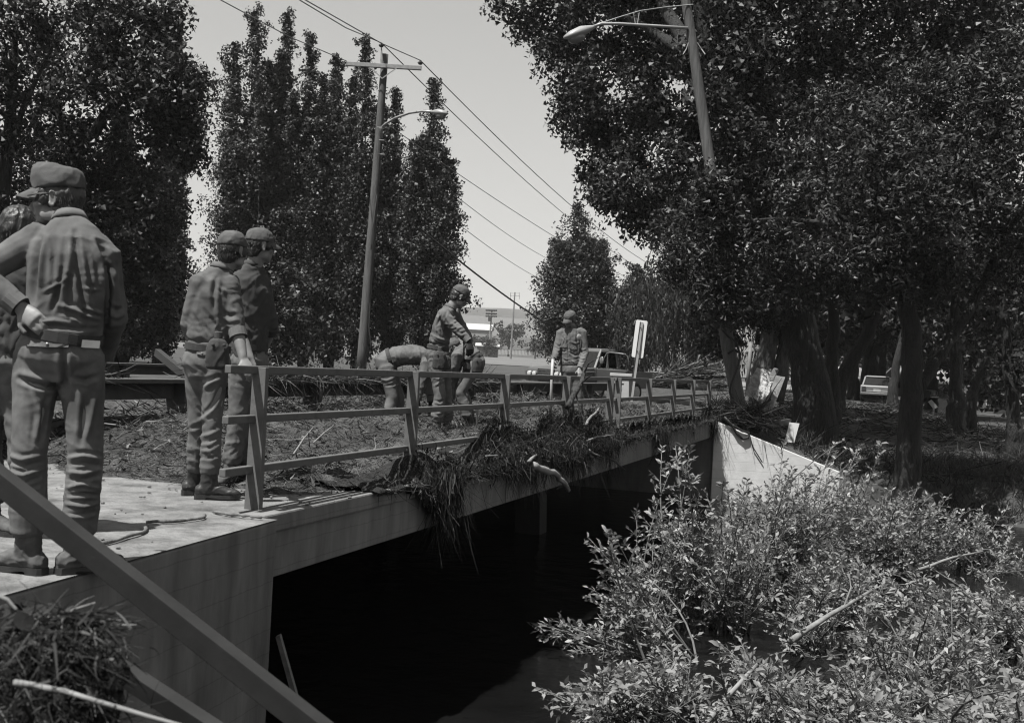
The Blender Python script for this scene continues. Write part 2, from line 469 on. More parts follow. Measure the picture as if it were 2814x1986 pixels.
# ------------------------------------------------------------------ railings along the sidewalk edge
def railing(label, a0, a1, posts, lowcut=None, stub=.28):
    t = thing('railing', label, 'railing', br(a0, 0), 'sidewalk railings')
    for z, h in ((.90, .052), (.592, .05), (.275, .05)):
        segs = [(a0, a1)]
        if z < .3 and lowcut: segs = [(a0, lowcut[0]), (lowcut[1], a1)]
        for s0, s1 in segs:
            MB().hexa([br(s0, -.052, z - h), br(s0, -.006, z - h), br(s1, -.006, z - h), br(s1, -.052, z - h)],
                      [br(s0, -.052, z), br(s0, -.006, z), br(s1, -.006, z), br(s1, -.052, z)]).build('rail', M_rail, t, bevel=.006)
    for a in posts:
        MB().hexa([br(a, -.054, -.02), br(a, .055, -.02), br(a + .045, .055, -.02), br(a + .045, -.054, -.02)],
                  [br(a, -.046, .893), br(a, .050, .893), br(a + .04, .050, .893), br(a + .04, -.046, .893)]).build('post', M_rail, t, bevel=.004)
    return t
railing('near grey three rail fence on the sidewalk edge beside standing men', -.30, 9.68, (0, 2.4, 4.8, 7.2, 9.6), (6.1, 8.6))
railing('far grey three rail fence ending by the pale wing wall', 10.02, 19.78, (10.1, 12.5, 14.9, 17.3, 19.7))

# parapets on both sides of the carriageway
def parapet(label, l, a0, a1, posts, n):
    t = thing('timber_parapet', label, 'parapet', br(a0, l))
    MB().hexa([br(a0, l - .16, .62), br(a0, l + .13, .62), br(a1, l + .13, .62), br(a1, l - .16, .62)],
              [br(a0, l - .16, .665), br(a0, l + .13, .665), br(a1, l + .13, .665), br(a1, l - .16, .665)]).build('cap_plank', M_old, t, bevel=.006)
    MB().beam(br(a0, l - .09, .535), br(a1, l - .09, .535), .10, .165).build('upper_beam', M_old, t, bevel=.006)
    MB().beam(br(a0, l - .09, .19), br(a1, l - .09, .19), .10, .20).build('lower_beam', M_old, t, bevel=.006)
    for a in posts:
        MB().hexa([br(a, l - .14, -.02), br(a, l + .10, -.02), br(a + .11, l + .10, -.02), br(a + .11, l - .14, -.02)],
                  [br(a, l - .14, .615), br(a, l + .10, .615), br(a + .11, l + .10, .615), br(a + .11, l - .14, .615)]).build('post', M_old, t, bevel=.006)
    return t
parapet('dark timber parapet between the sidewalk and the muddy roadway', -3.3, -6, 24.8, [3.8 + 2.9 * k for k in range(-3, 8)], 0)
parapet('farther dark timber parapet on the other side of the roadway', -9.6, -6, 24.8, [2.2 + 2.9 * k for k in range(-2, 8)], 0)
MB().beam(at(432, 968, 19.4), at(512, 1033, 18.6), .10, .13).build('leaning_timber', M_dark, None, at(512, 1033, 18.6))
tag(bpy.data.objects['leaning_timber'], 'dark broken timber leaning across the farther roadway parapet', 'timber')
t = thing('end_post', 'white concrete end post of the roadway parapet by the sign', 'post', br(25.2, -3.3))
MB().hexa([br(25.1, -3.62, -.1), br(25.1, -3.05, -.1), br(25.4, -3.05, -.1), br(25.4, -3.62, -.1)],
          [br(25.1, -3.58, .86), br(25.1, -3.09, .86), br(25.4, -3.09, .86), br(25.4, -3.58, .86)]).build('shaft', M_white, t, bevel=.02)
MB().hexa([br(25.05, -3.66, .862), br(25.05, -3.0, .862), br(25.45, -3.0, .862), br(25.45, -3.66, .862)],
          [br(25.05, -3.66, .95), br(25.05, -3.0, .95), br(25.45, -3.0, .95), br(25.45, -3.66, .95)]).build('cap', M_white, t, bevel=.01)
# ------------------------------------------------------------------ leaves and trees
def unit(n):
    v = rng.normal(size=(n, 3)); return v / np.linalg.norm(v, axis=1, keepdims=True)
def leaf_mesh(name, C, Nrm, size, aspect=.6, fold=.15, axis=None, tri=False):
    """one folded diamond per leaf"""
    n = len(C)
    T = np.cross(Nrm, unit(n)) if axis is None else axis - Nrm * (axis * Nrm).sum(1, keepdims=True)
    T /= np.linalg.norm(T, axis=1, keepdims=True) + 1e-9
    B = np.cross(Nrm, T)
    s = np.asarray(size).reshape(-1, 1) if hasattr(size, '__len__') else np.full((n, 1), size)
    if tri:                                             # far leaves: a single triangle each
        V = np.empty((n, 3, 3))
        V[:, 0] = C - T * s * .5 + B * s * aspect * .5
        V[:, 1] = C + T * s * .62
        V[:, 2] = C - T * s * .5 - B * s * aspect * .62
        return np_mesh(name, V.reshape(-1, 3), np.arange(n * 3).reshape(n, 3))
    V = np.empty((n, 4, 3))
    V[:, 0] = C - T * s * .5
    V[:, 1] = C + B * s * aspect * .5 + Nrm * s * fold - T * s * .05
    V[:, 2] = C + T * s * .5
    V[:, 3] = C - B * s * aspect * .5 + Nrm * s * fold - T * s * .05
    return np_mesh(name, V.reshape(-1, 3), np.arange(n * 4).reshape(n, 4))
def crown_leaves(C, rad, per, bias_up=.45, centre=None, out=.5):
    """C: cluster centres, rad: cluster radii; returns leaf places and normals"""
    C = np.repeat(np.asarray(C), per, axis=0); r = np.repeat(np.asarray(rad), per)[:, None]
    P = C + unit(len(C)) * r * rng.random((len(C), 1)) ** .45
    N = unit(len(C)) + np.array([0, 0, bias_up])
    if centre is not None:
        d = P - centre; d /= np.linalg.norm(d, axis=1, keepdims=True) + 1e-6
        N += out * d
    return P, N / (np.linalg.norm(N, axis=1, keepdims=True) + 1e-9)
def add_crown(t, P, N, size, m, aspect=.7, axis=None, vary=.35):
    s = size * (1 - vary + 2 * vary * rng.random(len(P)))
    o = link('crown', leaf_mesh('crown', P, N, s, aspect, axis=axis, tri=True), m, t)
    o['kind'] = 'stuff'
    return o
M_pop = island_mat('poplar_leaf', .026, .12, .5, .3, .12, 1.3)
M_cot = island_mat('cottonwood_leaf', .016, .085, .5, .3, .12, 1.6)
M_ash = island_mat('ash_leaf', .016, .068, .5, .3, .12, 1.4)
M_map = island_mat('maple_leaf', .022, .075, .5, .3, .12, 1.2)
M_far = island_mat('far_leaf', .04, .09, .7, .2, .1)
M_wil = island_mat('willow_leaf', .025, .06, .55, .3, .1)
M_forest = island_mat('forest_leaf', .015, .055, .5, .3, .08)

def poplar(label, px, ytop, D, half, seed, plumes=9, per=40, leaf=.125, hmin=.58, group='lombardy poplars'):
    """a columnar tree of upswept plumes"""
    global rng
    rng = np.random.default_rng(seed); rd = random.Random(seed)
    top = at(px, ytop, D)
    b = at(px, 1000, D); b.x = lerp(top.x, b.x, .5); b.z = gz(b.x, D)
    H = top.z - b.z
    t = thing('poplar_tree', label, 'tree', b, group)
    tr = MB()
    tr.tube([b - UP * .2, b + UP * H * .3, b + UP * H * .7 + Vector((top.x - b.x, 0, 0)) * .7, lerp(b, top, .86)], [.32, .22, .07, .015], 8)
    C, Rr, K_, KR = [], [], [], []
    for k in range(plumes):
        an = 2 * math.pi * (k * .382 + rd.random() * .1)
        q = k / plumes
        z0 = H * (.03 + .38 * q)
        hk = H * ((.97 + .03 * rd.random()) if k == plumes - 1 else (hmin + (.95 - hmin) * rd.random() ** .7 * (.5 + .5 * q)))
        ro = half * (1.0 - .45 * q) * (.55 + .45 * rd.random())
        if k == plumes - 1: ro = .12
        dx, dy = math.cos(an) * ro, math.sin(an) * ro
        tp = b + Vector((dx * .8 + (top.x - b.x) * hk / H, dy * .8, hk))
        foot = b + UP * z0
        mid = lerp(foot, tp, .32) + Vector((dx * .75, dy * .75, 0))
        if k % 2 == 0: tr.tube([foot - UP * 1.2, lerp(foot, mid, .6), mid, lerp(mid, tp, .6)], [.09, .06, .05, .02], 5)
        Rk = half * (.42 + .15 * rd.random())
        n = int(10 + hk * 2.4)
        for i in range(n):
            u = (i + .5) / n
            c = lerp(lerp(foot, mid, min(1, u * 2)), lerp(mid, tp, max(0, u * 2 - 1)), .5 if .35 < u < .65 else (0 if u <= .35 else 1))
            if u <= .35: c = lerp(foot, mid, u * 2)
            elif u >= .65: c = lerp(mid, tp, u * 2 - 1)
            w = Rk * (math.sin(math.pi * min(1, u * .8 + .16)) ** .62)
            K_.append(tuple(c)); KR.append(w * .62)
            for _ in range(3):
                o_ = Vector((rd.gauss(0, 1), rd.gauss(0, 1), rd.gauss(0, .6))) * w * .6
                C.append(c + o_); Rr.append(w * (.34 + .3 * rd.random()) + .12)
    tr.build('trunk', M_bark, t, smooth=True)
    P, N = crown_leaves([tuple(c) for c in C], Rr, per, .2)
    P2, N2 = crown_leaves(K_, KR, 22, .1)
    add_crown(t, np.concatenate([P, P2]), np.concatenate([N, N2]), np.concatenate([np.full(len(P), leaf), np.full(len(P2), leaf * 1.6)]), M_pop, .85)
    return t

def broad(name, label, D, lobes, leaf, per, m, limbs, bark, ncl=26, aspect=.7, csize=(.35, .7), group=None, seed=1, droop=0.0, base=None, cat='tree'):
    """lobes: (px, py, dD, radius m) balls of foliage; limbs: [(list of (px,py,dD,radius))]"""
    global rng
    rng = np.random.default_rng(seed); rd = random.Random(seed)
    b = base or at(limbs[0][0][0], limbs[0][0][1], D + limbs[0][0][2])
    t = thing(name, label, cat, b, group)
    tr = MB()
    b0 = at(limbs[0][0][0], limbs[0][0][1], D + limbs[0][0][2])
    gb = Vector((b0.x, b0.y, gz(b0.x, b0.y) - .25))
    for li, lb in enumerate(limbs):
        pts = [at(x, y, D + d) for x, y, d, r in lb]
        rr = [q[3] for q in lb]
        if li == 0 and gb.z < b0.z: pts, rr = [gb] + pts, [rr[0] * 1.12] + rr
        P_, R_ = [], []
        for i in range(len(pts) - 1):
            for k in range(4):
                u = k / 4
                P_.append(lerp(pts[i], pts[i + 1], u) + Vector((rd.gauss(0, 1), rd.gauss(0, 1), 0)) * rr[i] * .10)
                R_.append(lerp(rr[i], rr[i + 1], u))
        P_.append(pts[-1]); R_.append(rr[-1])
        tr.tube(P_, R_, 12, rough=.12)
    tr.build('trunk', bark, t, smooth=True)
    C, Rr, cen = [], [], []
    for (x, y, d, r) in lobes:
        c = at(x, y, D + d)
        for _ in range(int(ncl * max(.5, r * r / 2.2))):
            v = Vector((rd.gauss(0, 1), rd.gauss(0, 1), rd.gauss(0, 1))).normalized() * r * (.35 + .65 * rd.random() ** .5)
            v.z *= .85
            v.z -= droop * (v.x * v.x + v.y * v.y) / r
            C.append(tuple(c + v)); Rr.append(lerp(csize[0], csize[1], rd.random())); cen.append(tuple(c))
    cen = np.repeat(np.array(cen), per, axis=0)
    P, N = crown_leaves(C, Rr, per, .35, cen, .5)
    add_crown(t, P, N, leaf, m, aspect)
    return t

# the row of poplars left of the road
poplar('leftmost and tallest poplar of the row behind the standing pair', 698, 14, 60, 2.2, 11, 11)
poplar('second poplar of the row, its spire just right of the tallest', 786, 22, 62, 1.8, 12, 9)
poplar('third poplar of the row, hidden low by its neighbours', 856, 92, 60, 1.7, 13, 8)
poplar('fourth poplar of the row, left of the utility pole', 926, 128, 63, 1.6, 14, 8)
poplar('poplar directly behind the pole with the crossarm', 1002, 96, 60, 1.9, 15, 9)
poplar('poplar just right of the utility pole, below the lamp', 1090, 236, 62, 1.35, 16, 8)
poplar('slim poplar at the right end of the row, behind the lamp', 1190, 214, 58, 1.55, 17, 9)
poplar('broad poplar behind the man who leans on a staff', 1592, 566, 78, 2.7, 21, 13, leaf=.15, hmin=.72)
poplar('poplar right of the sign, left of the distant crossarm pole', 1748, 720, 88, 2.6, 22, 11, leaf=.17, hmin=.68)
poplar('narrow poplar spire rising behind the maple at upper left', 474, -60, 55, .85, 23, 7, leaf=.12)
poplar('poplar column behind the maple, nearest the left gap of sky', 452, 330, 52, 1.1, 24, 8, leaf=.12)
poplar('poplar column behind the maple, above the foreground man', 352, 300, 54, 1.7, 25, 8, leaf=.15)

# maples at the left
broad('maple_tree', 'large spreading maple behind the foreground man', 33,
      [(330, 90, 0, 1.5), (230, 160, 1, 1.5), (430, 190, 0, 1.3), (470, 270, -.5, 1.0), (330, 240, 0, 1.5), (505, 235, 0, .7), (500, 340, 0, .6), (440, 350, 0, .8),
       (200, 300, 0, 1.3), (130, 420, 0, 1.3), (250, 430, 1, 1.4), (340, 480, 1, 1.3), (80, 560, 0, 1.3), (200, 600, 1, 1.5), (330, 640, 1, 1.5), (420, 600, 1, 1.0), (300, 780, 1, 1.5), (420, 760, 1.5, 1.1), (400, 890, 2, 1.0), (300, 20, 0, 1.2), (520, 420, 0, .35), (455, 60, 1, .6)],
      .13, 76, M_map, [[(300, 1000, 2, .30), (250, 700, 1, .26), (215, 430, 0, .20), (300, 300, 0, .14), (390, 240, 0, .08)],
                       [(215, 430, 0, .16), (130, 250, 0, .12), (60, 100, 0, .05)], [(240, 620, 1, .16), (90, 330, 0, .12), (170, 200, 0, .07)],
                       [(300, 300, 0, .08), (420, 250, -.3, .05), (480, 260, -.5, .02)]], M_bark, 34, .75, (.35, .75), seed=31, base=Vector((at(300, 990, 35).x, 35, gz(at(300, 990, 35).x, 35))))
broad('maple_tree', 'maple at the far left edge with sky showing through', 29,
      [(40, 60, 0, 1.2), (120, 40, 0, .9), (20, 220, 0, 1.0), (30, 380, 0, 1.0), (-60, 300, 0, 1.6), (-40, 120, 0, 1.6), (-60, 560, 0, 1.5), (30, 740, 1, 1.2), (110, 800, 2, 1.2), (-30, 900, 2, 1.4)],
      .12, 68, M_map, [[(-60, 1000, 2, .26), (-10, 700, 0, .22), (30, 300, 0, .14), (45, 40, 0, .06)], [(0, 500, 0, .1), (70, 280, 0, .07), (150, 120, 0, .03)]], M_bark, 26, .75, (.35, .65), seed=32)

# the great cottonwood leaning over the far bank
broad('cottonwood_tree', 'huge cottonwood rising behind the leaning lamp pole', 29,
      [(1440, 10, 7, 1.12), (1530, 60, 7, 1.61), (1560, 180, 7, 1.24), (1600, 300, 7, 1.37), (1640, 420, 7, 1.24), (1720, 500, 5, 1.29), (1800, 560, 5, 1.29), (1660, 60, 8, 2.10), (1700, 240, 6, 1.87), (1790, 400, 6, 1.75),
       (1800, 60, 7, 2.21), (1850, 260, 5, 1.86), (1900, 480, 4, 1.54), (1960, 100, 6, 2.19), (2050, 300, 3, 1.80), (2150, 60, 3, 2.20), (2300, 80, 4, 2.40), (2250, 280, 4, 1.80), (2480, 60, 4, 2.40), (2650, 80, 4, 2.40), (2800, 100, 4, 2.40),
       (1600, -160, 8, 2.96), (1850, -220, 5, 3.29), (2150, -250, 3, 3.20), (2500, -250, 4, 3.20), (1760, 590, 5, 0.59), (1680, 540, 6.7, 0.50), (1880, 620, 3, 0.88), (1960, 600, 4, 1.32), (2080, 560, 2, 1.50), (1965, 260, -1.2, .55), (2040, 380, -1.2, .6), (1925, 150, 1, .6), (2085, 470, -1, .6), (2010, 150, -.5, .6), (2075, 250, 0, .6), (1990, 30, 0, .7), (2090, 110, 0, .8)],
      .115, 76, M_cot, [[(2240, 1180, 0, .62), (2218, 1000, 0, .46), (2150, 700, 0, .42), (2060, 440, 0, .38), (1995, 290, 0, .33), (1900, 130, 2, .24), (1820, 10, 4, .17), (1740, -150, 6, .08)],
                        [(2020, 350, 0, .26), (2010, 240, 0, .24), (1930, 60, 0, .2), (1900, -120, 0, .12)], [(1995, 290, 0, .24), (1880, 140, 2, .18), (1750, 60, 5, .1), (1660, 20, 7, .05)], [(2150, 700, 0, .26), (2110, 330, 1, .2), (2060, 230, 1, .16), (2050, -40, 2, .1)]],
      M_bark, 34, .9, (.35, .7), seed=41, base=at(2240, 1180, 29))

# lighter ash in front, over the bank
broad('ash_tree', 'leafy ash with a slim dark trunk on the right bank', 22.5,
      [(1905, 640, 6, 1.01), (1860, 720, 6, 0.57), (1990, 580, 6, 1.27), (2060, 480, 7, 1.38), (2060, 700, 6, 1.27), (1970, 740, 6, 1.01), (2180, 450, 5, 1.52), (2200, 620, 4, 1.47), (2170, 780, 4.3, 0.82), (2330, 420, 5, 1.76), (2350, 600, 1.5, 1.39), (2290, 720, 4, 0.94), (2500, 380, 2.5, 1.70), (2480, 560, 1.5, 1.49), (2430, 740, 1.5, 0.75),
       (2640, 380, 1, 1.60), (2630, 560, 0, 1.40), (2580, 760, 0, 0.80), (2780, 360, 1, 1.60), (2770, 560, 0, 1.40), (2760, 720, 0.5, 0.90), (2880, 480, 1, 1.60), (2400, 300, 3.5, 1.59), (2600, 260, 2, 1.50), (2780, 230, 2, 1.60), (2020, 830, 6.3, 0.57), (2120, 850, 6.5, 0.50), (1955, 530, 2.2, .55), (1968, 610, 2.2, .6), (1978, 700, 2.2, .6), (1986, 780, 2.2, .5), (1990, 840, 2.2, .35), (2480, 480, -1.3, 1.1), (2430, 600, -1.3, 1.0), (2510, 640, -1.2, .9), (2470, 740, -1.2, .6), (2400, 400, -1, 1.2), (2560, 720, -1, .6)],
      .115, 95, M_ash, [[(2492, 1360, 0, .30), (2500, 1180, 0, .235), (2506, 1000, 0, .215), (2500, 860, 0, .19), (2480, 700, 0, .16), (2440, 520, 0, .11), (2380, 350, .5, .05)],
                       [(2520, 1075, 0, .13), (2580, 980, .4, .12), (2660, 860, .8, .10), (2740, 700, 1, .08), (2800, 560, 1, .04)], [(2490, 740, 0, .1), (2330, 620, 2, .07), (2150, 600, 4, .04), (1980, 610, 6, .02)], [(2470, 640, 0, .1), (2560, 500, .3, .07), (2650, 380, .6, .03)]],
      M_bark, 40, .38, (.24, .5), seed=42, droop=.12, base=at(2492, 1360, 22.5))
# second stem beside the cottonwood, broken sun put into its bark colour
broad('cottonwood_tree', 'sunlit cottonwood stem behind the tilted slab', 31,
      [(2080, 800, 0, .6), (2160, 860, 0, .55), (2050, 860, .5, .5), (2010, 900, 1.5, .7), (2120, 930, .5, .35), (1950, 880, 2, .7), (1960, 960, 3, .6)],
      .13, 30, M_cot, [[(2088, 1130, 0, .34), (2105, 960, 0, .26), (2150, 800, 0, .24), (2185, 640, 0, .2)], [(2130, 1100, 0, .22), (2175, 900, 0, .2), (2190, 760, 0, .2)]], M_sunbark, 24, .9, (.25, .45), seed=43, base=at(2088, 1130, 31))

# deeper trunks of the grove, with crowns that shade its floor
def grove(label, px, pyb, D, r, lean, lobes, seed, pale=False, leaf=.24):
    b = at(px, pyb, D)
    limbs = [[(px, pyb, 0, r * 1.35), (px + lean * .12, pyb - 60, 0, r), (px + lean * .6, pyb - 190, 0, r * .85), (px + lean, pyb - 330, 0, r * .65), (px + lean * 1.5, pyb - 620, 0, r * .3)]]
    broad('grove_tree', label, D, lobes, leaf, 34, M_forest, limbs, M_bark, 14, .8, (.55, 1.0), 'trees of the shaded grove', seed, base=b)
grove('straight dark trunk right of the giant cottonwood bole', 2283, 1135, 38, .26, 10, [(2180, 640, 0, 3), (2330, 500, 2, 3.2), (2250, 300, 3, 3.4), (2420, 700, 3, 2.4), (2080, 640, 6, 2.6)], 51)
grove('dark trunk leaning right, left of the parked wagon', 2292, 1105, 43, .30, 150, [(2450, 620, 0, 3.2), (2560, 500, 3, 3.4), (2380, 760, 4, 2.2), (2500, 800, 6, 1.8), (2620, 760, 4, 2.2)], 52)
grove('double trunk standing just behind the parked wagon', 2398, 1095, 72, .8, 30, [(2400, 760, 0, 5), (2520, 860, 3, 3), (2320, 820, 4, 3.2), (2450, 640, 2, 5), (2270, 890, 6, 2.2)], 53, leaf=.45)
grove('dark trunk right of the ash, flared at its foot', 2628, 1125, 46, .27, -6, [(2640, 740, 0, 2.6), (2740, 640, 2, 3), (2600, 540, 3, 3.2), (2720, 860, 3, 1.8), (2790, 880, 4, 1.6)], 54)
grove('slim trunk leaning right near the right edge', 2668, 1110, 52, .2, 120, [(2760, 820, 0, 2.4), (2850, 700, 2, 3), (2700, 780, 4, 2.4), (2800, 960, 3, 1.4)], 55, leaf=.2)
grove('thin dark trunk at the right edge of the grove', 2790, 1200, 33, .2, -30, [(2800, 760, 0, 2), (2760, 860, 1, 1.3), (2850, 600, 1, 2.6), (2740, 940, 1, .7), (2790, 1010, 0, .6)], 56, leaf=.15)
grove('crooked trunk between the wagon and the ash', 2452, 1085, 60, .22, 60, [(2560, 880, 0, 2.0), (2500, 740, 2, 3.2), (2620, 900, 3, 2.0), (2420, 880, 6, 1.6)], 57)
grove('far trunk in the middle of the grove behind the ash', 2560, 1080, 80, .35, 10, [(2560, 820, 0, 4.5), (2660, 880, 3, 3), (2480, 900, 6, 2.6), (2760, 900, 3, 3.4), (2350, 930, 10, 2)], 58, leaf=.5)
grove('far trunk left of the wagon in the gloom', 2345, 1080, 66, .3, -10, [(2330, 850, 0, 3), (2250, 780, 2, 4), (2200, 900, 4, 2)], 59, leaf=.4)

# willow and small leafy trees beyond the far end
def willow():
    global rng
    rng = np.random.default_rng(61); rd = random.Random(61)
    b = at(1905, 1060, 74); t = thing('willow_tree', 'weeping willow behind the small pole past the bridge', 'tree', b)
    top = at(1900, 800, 74)
    MB().tube([b - UP * .3, lerp(b, top, .5), top], [.5, .35, .15], 8).build('trunk', M_bark, t, smooth=True)
    P, Ax = [], []
    for k in range(420):
        s_ = Vector((rd.gauss(0, 1), rd.gauss(0, 1), abs(rd.gauss(0, .5))))
        s_ = top + Vector((s_.x * 2.2, s_.y * 2.0, s_.z * 2.0 - .4 * abs(s_.x)))
        ln = rd.uniform(2.0, min(6.5, s_.z + .2))
        n = int(ln * 9)
        for i in range(n):
            u = i / n
            P.append((s_.x + rd.gauss(0, .09), s_.y + rd.gauss(0, .09), s_.z - ln * u)); Ax.append((rd.gauss(0, .25), rd.gauss(0, .25), -1))
    P = np.array(P); N = unit(len(P)); N[:, 2] *= .3
    N /= np.linalg.norm(N, axis=1, keepdims=True)
    add_crown(t, P, N, .34, M_wil, .3, np.array(Ax))
willow()
broad('leafy_bush', 'tall leafy bush at the foot of the poplar row', 50, [(800, 780, 0, 1.4), (850, 860, 0, 1.4), (760, 880, 0, 1.2), (900, 940, 0, 1.2), (820, 960, 0, 1.2), (740, 960, 0, 1.0), (880, 800, 1, 1.0)], .18, 34, M_map, [[(830, 1010, 0, .15), (820, 850, 0, .06)]], M_bark, 20, .8, (.35, .6), seed=62, cat='bush', base=at(830, 1005, 50))

# distant round trees in the valley
rd = random.Random(70)
FT = [(1400, 918, 400, 5.2, 'largest round tree past the field, left of the tall pole'), (1545, 925, 420, 4.6, 'round tree past the field, right of the tall pole'), (1472, 950, 330, 2.6, 'small tree beside the distant picket fence'),
      (1500, 955, 430, 3.4, 'tree behind the distant picket fence'), (1300, 940, 420, 4.0, 'tree before the long white building'), (1180, 930, 420, 5, 'dark tree left of the long white building'), (1345, 948, 300, 2.2, 'rounded shrub beside the low shed'),
      (1230, 945, 350, 3.4, 'tree hidden behind the standing worker'), (1700, 880, 500, 6, 'tree in the gap between the right poplars'), (1690, 935, 420, 4.5, 'small tree above the pale shed in the gap'), (500, 880, 300, 6, 'tree in the gap left of the poplar row'), (510, 940, 240, 4, 'shrubby tree low in the left gap of sky'), (1560, 955, 300, 1.5, 'slim conifer past the parked truck')]
for i, (x, y, D, r, lb) in enumerate(FT):
    rng = np.random.default_rng(700 + i)
    c = at(x, y, D); b = Vector((c.x, D, gz(c.x, D)))
    t = thing('distant_tree', lb, 'tree', b, 'trees across the valley')
    MB().tube([b - UP * .3, Vector((c.x, D, c.z))], [r * .08, r * .05], 6).build('trunk', M_bark, t)
    C = [tuple(c + Vector((rd.gauss(0, .5), rd.gauss(0, .5), rd.gauss(0, .4))) * r) for _ in range(46)]
    P, N = crown_leaves(C, [r * .3] * 46, 16, .3)
    add_crown(t, P, N, r * .2, M_far, .8)

# the dark wood that closes the grove
rng = np.random.default_rng(81); rd = random.Random(81)
C = []
for k in range(900):
    x = rd.uniform(2150, 3000); D = rd.uniform(112, 135)
    c = at(x, 1060, D); C.append((c.x, D, gz(c.x, D) + rd.random() ** .8 * rd.uniform(4, 15)))
for k in range(260):
    x = rd.uniform(2440, 2900); D = rd.uniform(70, 92)
    c = at(x, 1060, D); C.append((c.x, D, gz(c.x, D) + rd.uniform(1.2, 7) if x > 2600 else gz(c.x, D) + rd.uniform(3.2, 9)))
P, N = crown_leaves(C, [1.1] * len(C), 30, .3)
o = link('far_wood', leaf_mesh('far_wood', P, N, .42, .8, tri=True), M_forest)
tag(o, 'dark leafy wood closing the far side of the grove', 'wood', kind='stuff')
# ------------------------------------------------------------------ poles, lamps and wires
def sag(p0, p1, s, n=24):
    return [lerp(p0, p1, i / n) - UP * (4 * s * (i / n) * (1 - i / n)) for i in range(n + 1)]
def lamp_head(t, tip, d, ln, w, m_glass):
    """cobra-head luminaire: d points away from the arm"""
    d = d.normalized(); a = d.cross(UP).normalized(); u = a.cross(d)
    mb = MB().loft([tip - d * .05, tip + d * ln * .12, tip + d * ln * .4, tip + d * ln * .75, tip + d * ln], [(.04, .04), (w * .30, w * .2), (w * .5, w * .34), (w * .48, w * .28), (w * .15, w * .1)], a, 16)
    h = mb.build('lamp_head', M_alu, t, smooth=True)
    c = tip + d * ln * .6 - u * w * .22
    MB().ell(c, (ln * .30, w * .40, w * .42), d, a, u).build('glass_bowl', m_glass, h, smooth=True)
M_bowl = mat('lamp_bowl', .28, rough=.15, var=.1, bump=0, spec=.5)

b = at(993, 1012, 32); top = at(1058, 150, 32)
up = (top - b).normalized()
pole = thing('utility_pole', 'tall wooden utility pole with crossarm and street lamp, left of centre', 'pole', b)
pts = [lerp(b - up * .4, top, i / 10) for i in range(11)]
MB().tube(pts, [lerp(.155, .10, i / 10) for i in range(11)], 14, rough=.05).build('shaft', M_pole, pole, smooth=True)
M_arm = mat('crossarm_wood', .42, var=.25, scale=8, bump=.3, bscale=30, dist=.01)
A0, A1 = at(952, 176, 31.8), at(1158, 188, 31.8)
arm = MB().beam(A0, A1, .10, .12).build('crossarm', M_arm, pole, bevel=.008)
for x in (1018, 1092):
    MB().beam(at(x, 186, 31.74), at(1050, 216, 31.74), .03, .012, Vector((0, 1, 0))).build('brace', M_alu, pole)
pin = at(1048, 128, 31.8); pin2 = at(1155, 176, 31.8)
MB().tube([at(1050, 190, 31.8), at(1049, 165, 31.8), pin], [.045, .045, .012], 8).build('pin_post', M_arm, pole)
for q in (pin, pin2):
    MB().loft([q - UP * .02, q + UP * .03, q + UP * .06, q + UP * .10], [.05, .085, .055, .03], Vector((1, 0, 0)), 12).build('insulator', M_dark, pole, smooth=True)
MB().tube([at(1049, 380, 31.9), at(1049, 350, 31.8), at(1058, 342, 31.6), at(1085, 325, 31.2), at(1125, 311, 30.8), at(1160, 306, 30.4), at(1196, 308, 30.1)], .035, 10).build('lamp_arm', M_alu, pole, smooth=True)
lamp_head(pole, at(1190, 308, 30.15), at(1240, 314, 29.7) - at(1190, 308, 30.15), .55, .30, M_bowl)
MB().tube([at(1036, 535, 31.8), at(1030, 580, 31.8), at(1022, 640, 31.8), at(1016, 700, 31.9)], .012, 5).build('conduit_wire', M_fade, pole)
MB().tube([at(1017, 830, 31.8), at(1014, 900, 31.8), at(1020, 950, 31.8), at(1024, 975, 31.9)], .025, 6).build('down_cable', M_wire, pole)
for k, (x, y) in enumerate(((1049, 353), (1048, 385), (1050, 424), (1043, 350))):
    MB().box(at(x, y, 31.75), (.07, .02, .012)).build('bolt', M_alu, pole)

# lamp pole pushed over by the flood
D = 25.5
b = at(2040, 1195, D)
pl = thing('leaning_lamp_pole', 'wooden lamp pole leaning over the far wing wall', 'pole', b)
ctrl = [(2046, 1225, .17), (2036, 1150, .168), (2017, 1040, .165), (2000, 950, .16), (1987, 860, .155), (1972, 660, .148), (1953, 470, .135), (1926, 280, .125), (1898, 90, .115), (1884, 0, .11), (1868, -110, .105), (1850, -230, .10)]
MB().tube([at(x, y, D) for x, y, r in ctrl], [c[2] for c in ctrl], 14, rough=.04).build('shaft', M_pole, pl, smooth=True)
MB().tube([at(1890, 78, D - .1), at(1800, 72, D - .3), at(1700, 66, D - .5), at(1652, 66, D - .6), at(1630, 74, D - .6)], .035, 10).build('lamp_arm', M_alu, pl, smooth=True)
MB().tube([at(1905, 13, D - .1), at(1830, 20, D - .2), at(1760, 30, D - .4), at(1700, 48, D - .5), at(1640, 68, D - .6)], .012, 6).build('stay_rod', M_alu, pl)
for x0, x1 in ((1740, 1746), (1757, 1752)):
    MB().tube([at(x0, 34, D - .4), at(x1, 66, D - .4)], .012, 6).build('strut', M_alu, pl)
lamp_head(pl, at(1628, 76, D - .6), at(1540, 108, D - 1.0) - at(1628, 76, D - .6), .82, .36, M_bowl)
MB().tube([at(1870, 80, D), at(1862, 100, D), at(1862, 118, D), at(1874, 124, D)], .012, 5).build('loop_wire', M_fade, pl)
MB().tube([at(1892, 118, D - .1), at(1886, 135, D - .1), at(1877, 150, D - .2)], .012, 5).build('loose_strap', M_alu, pl)
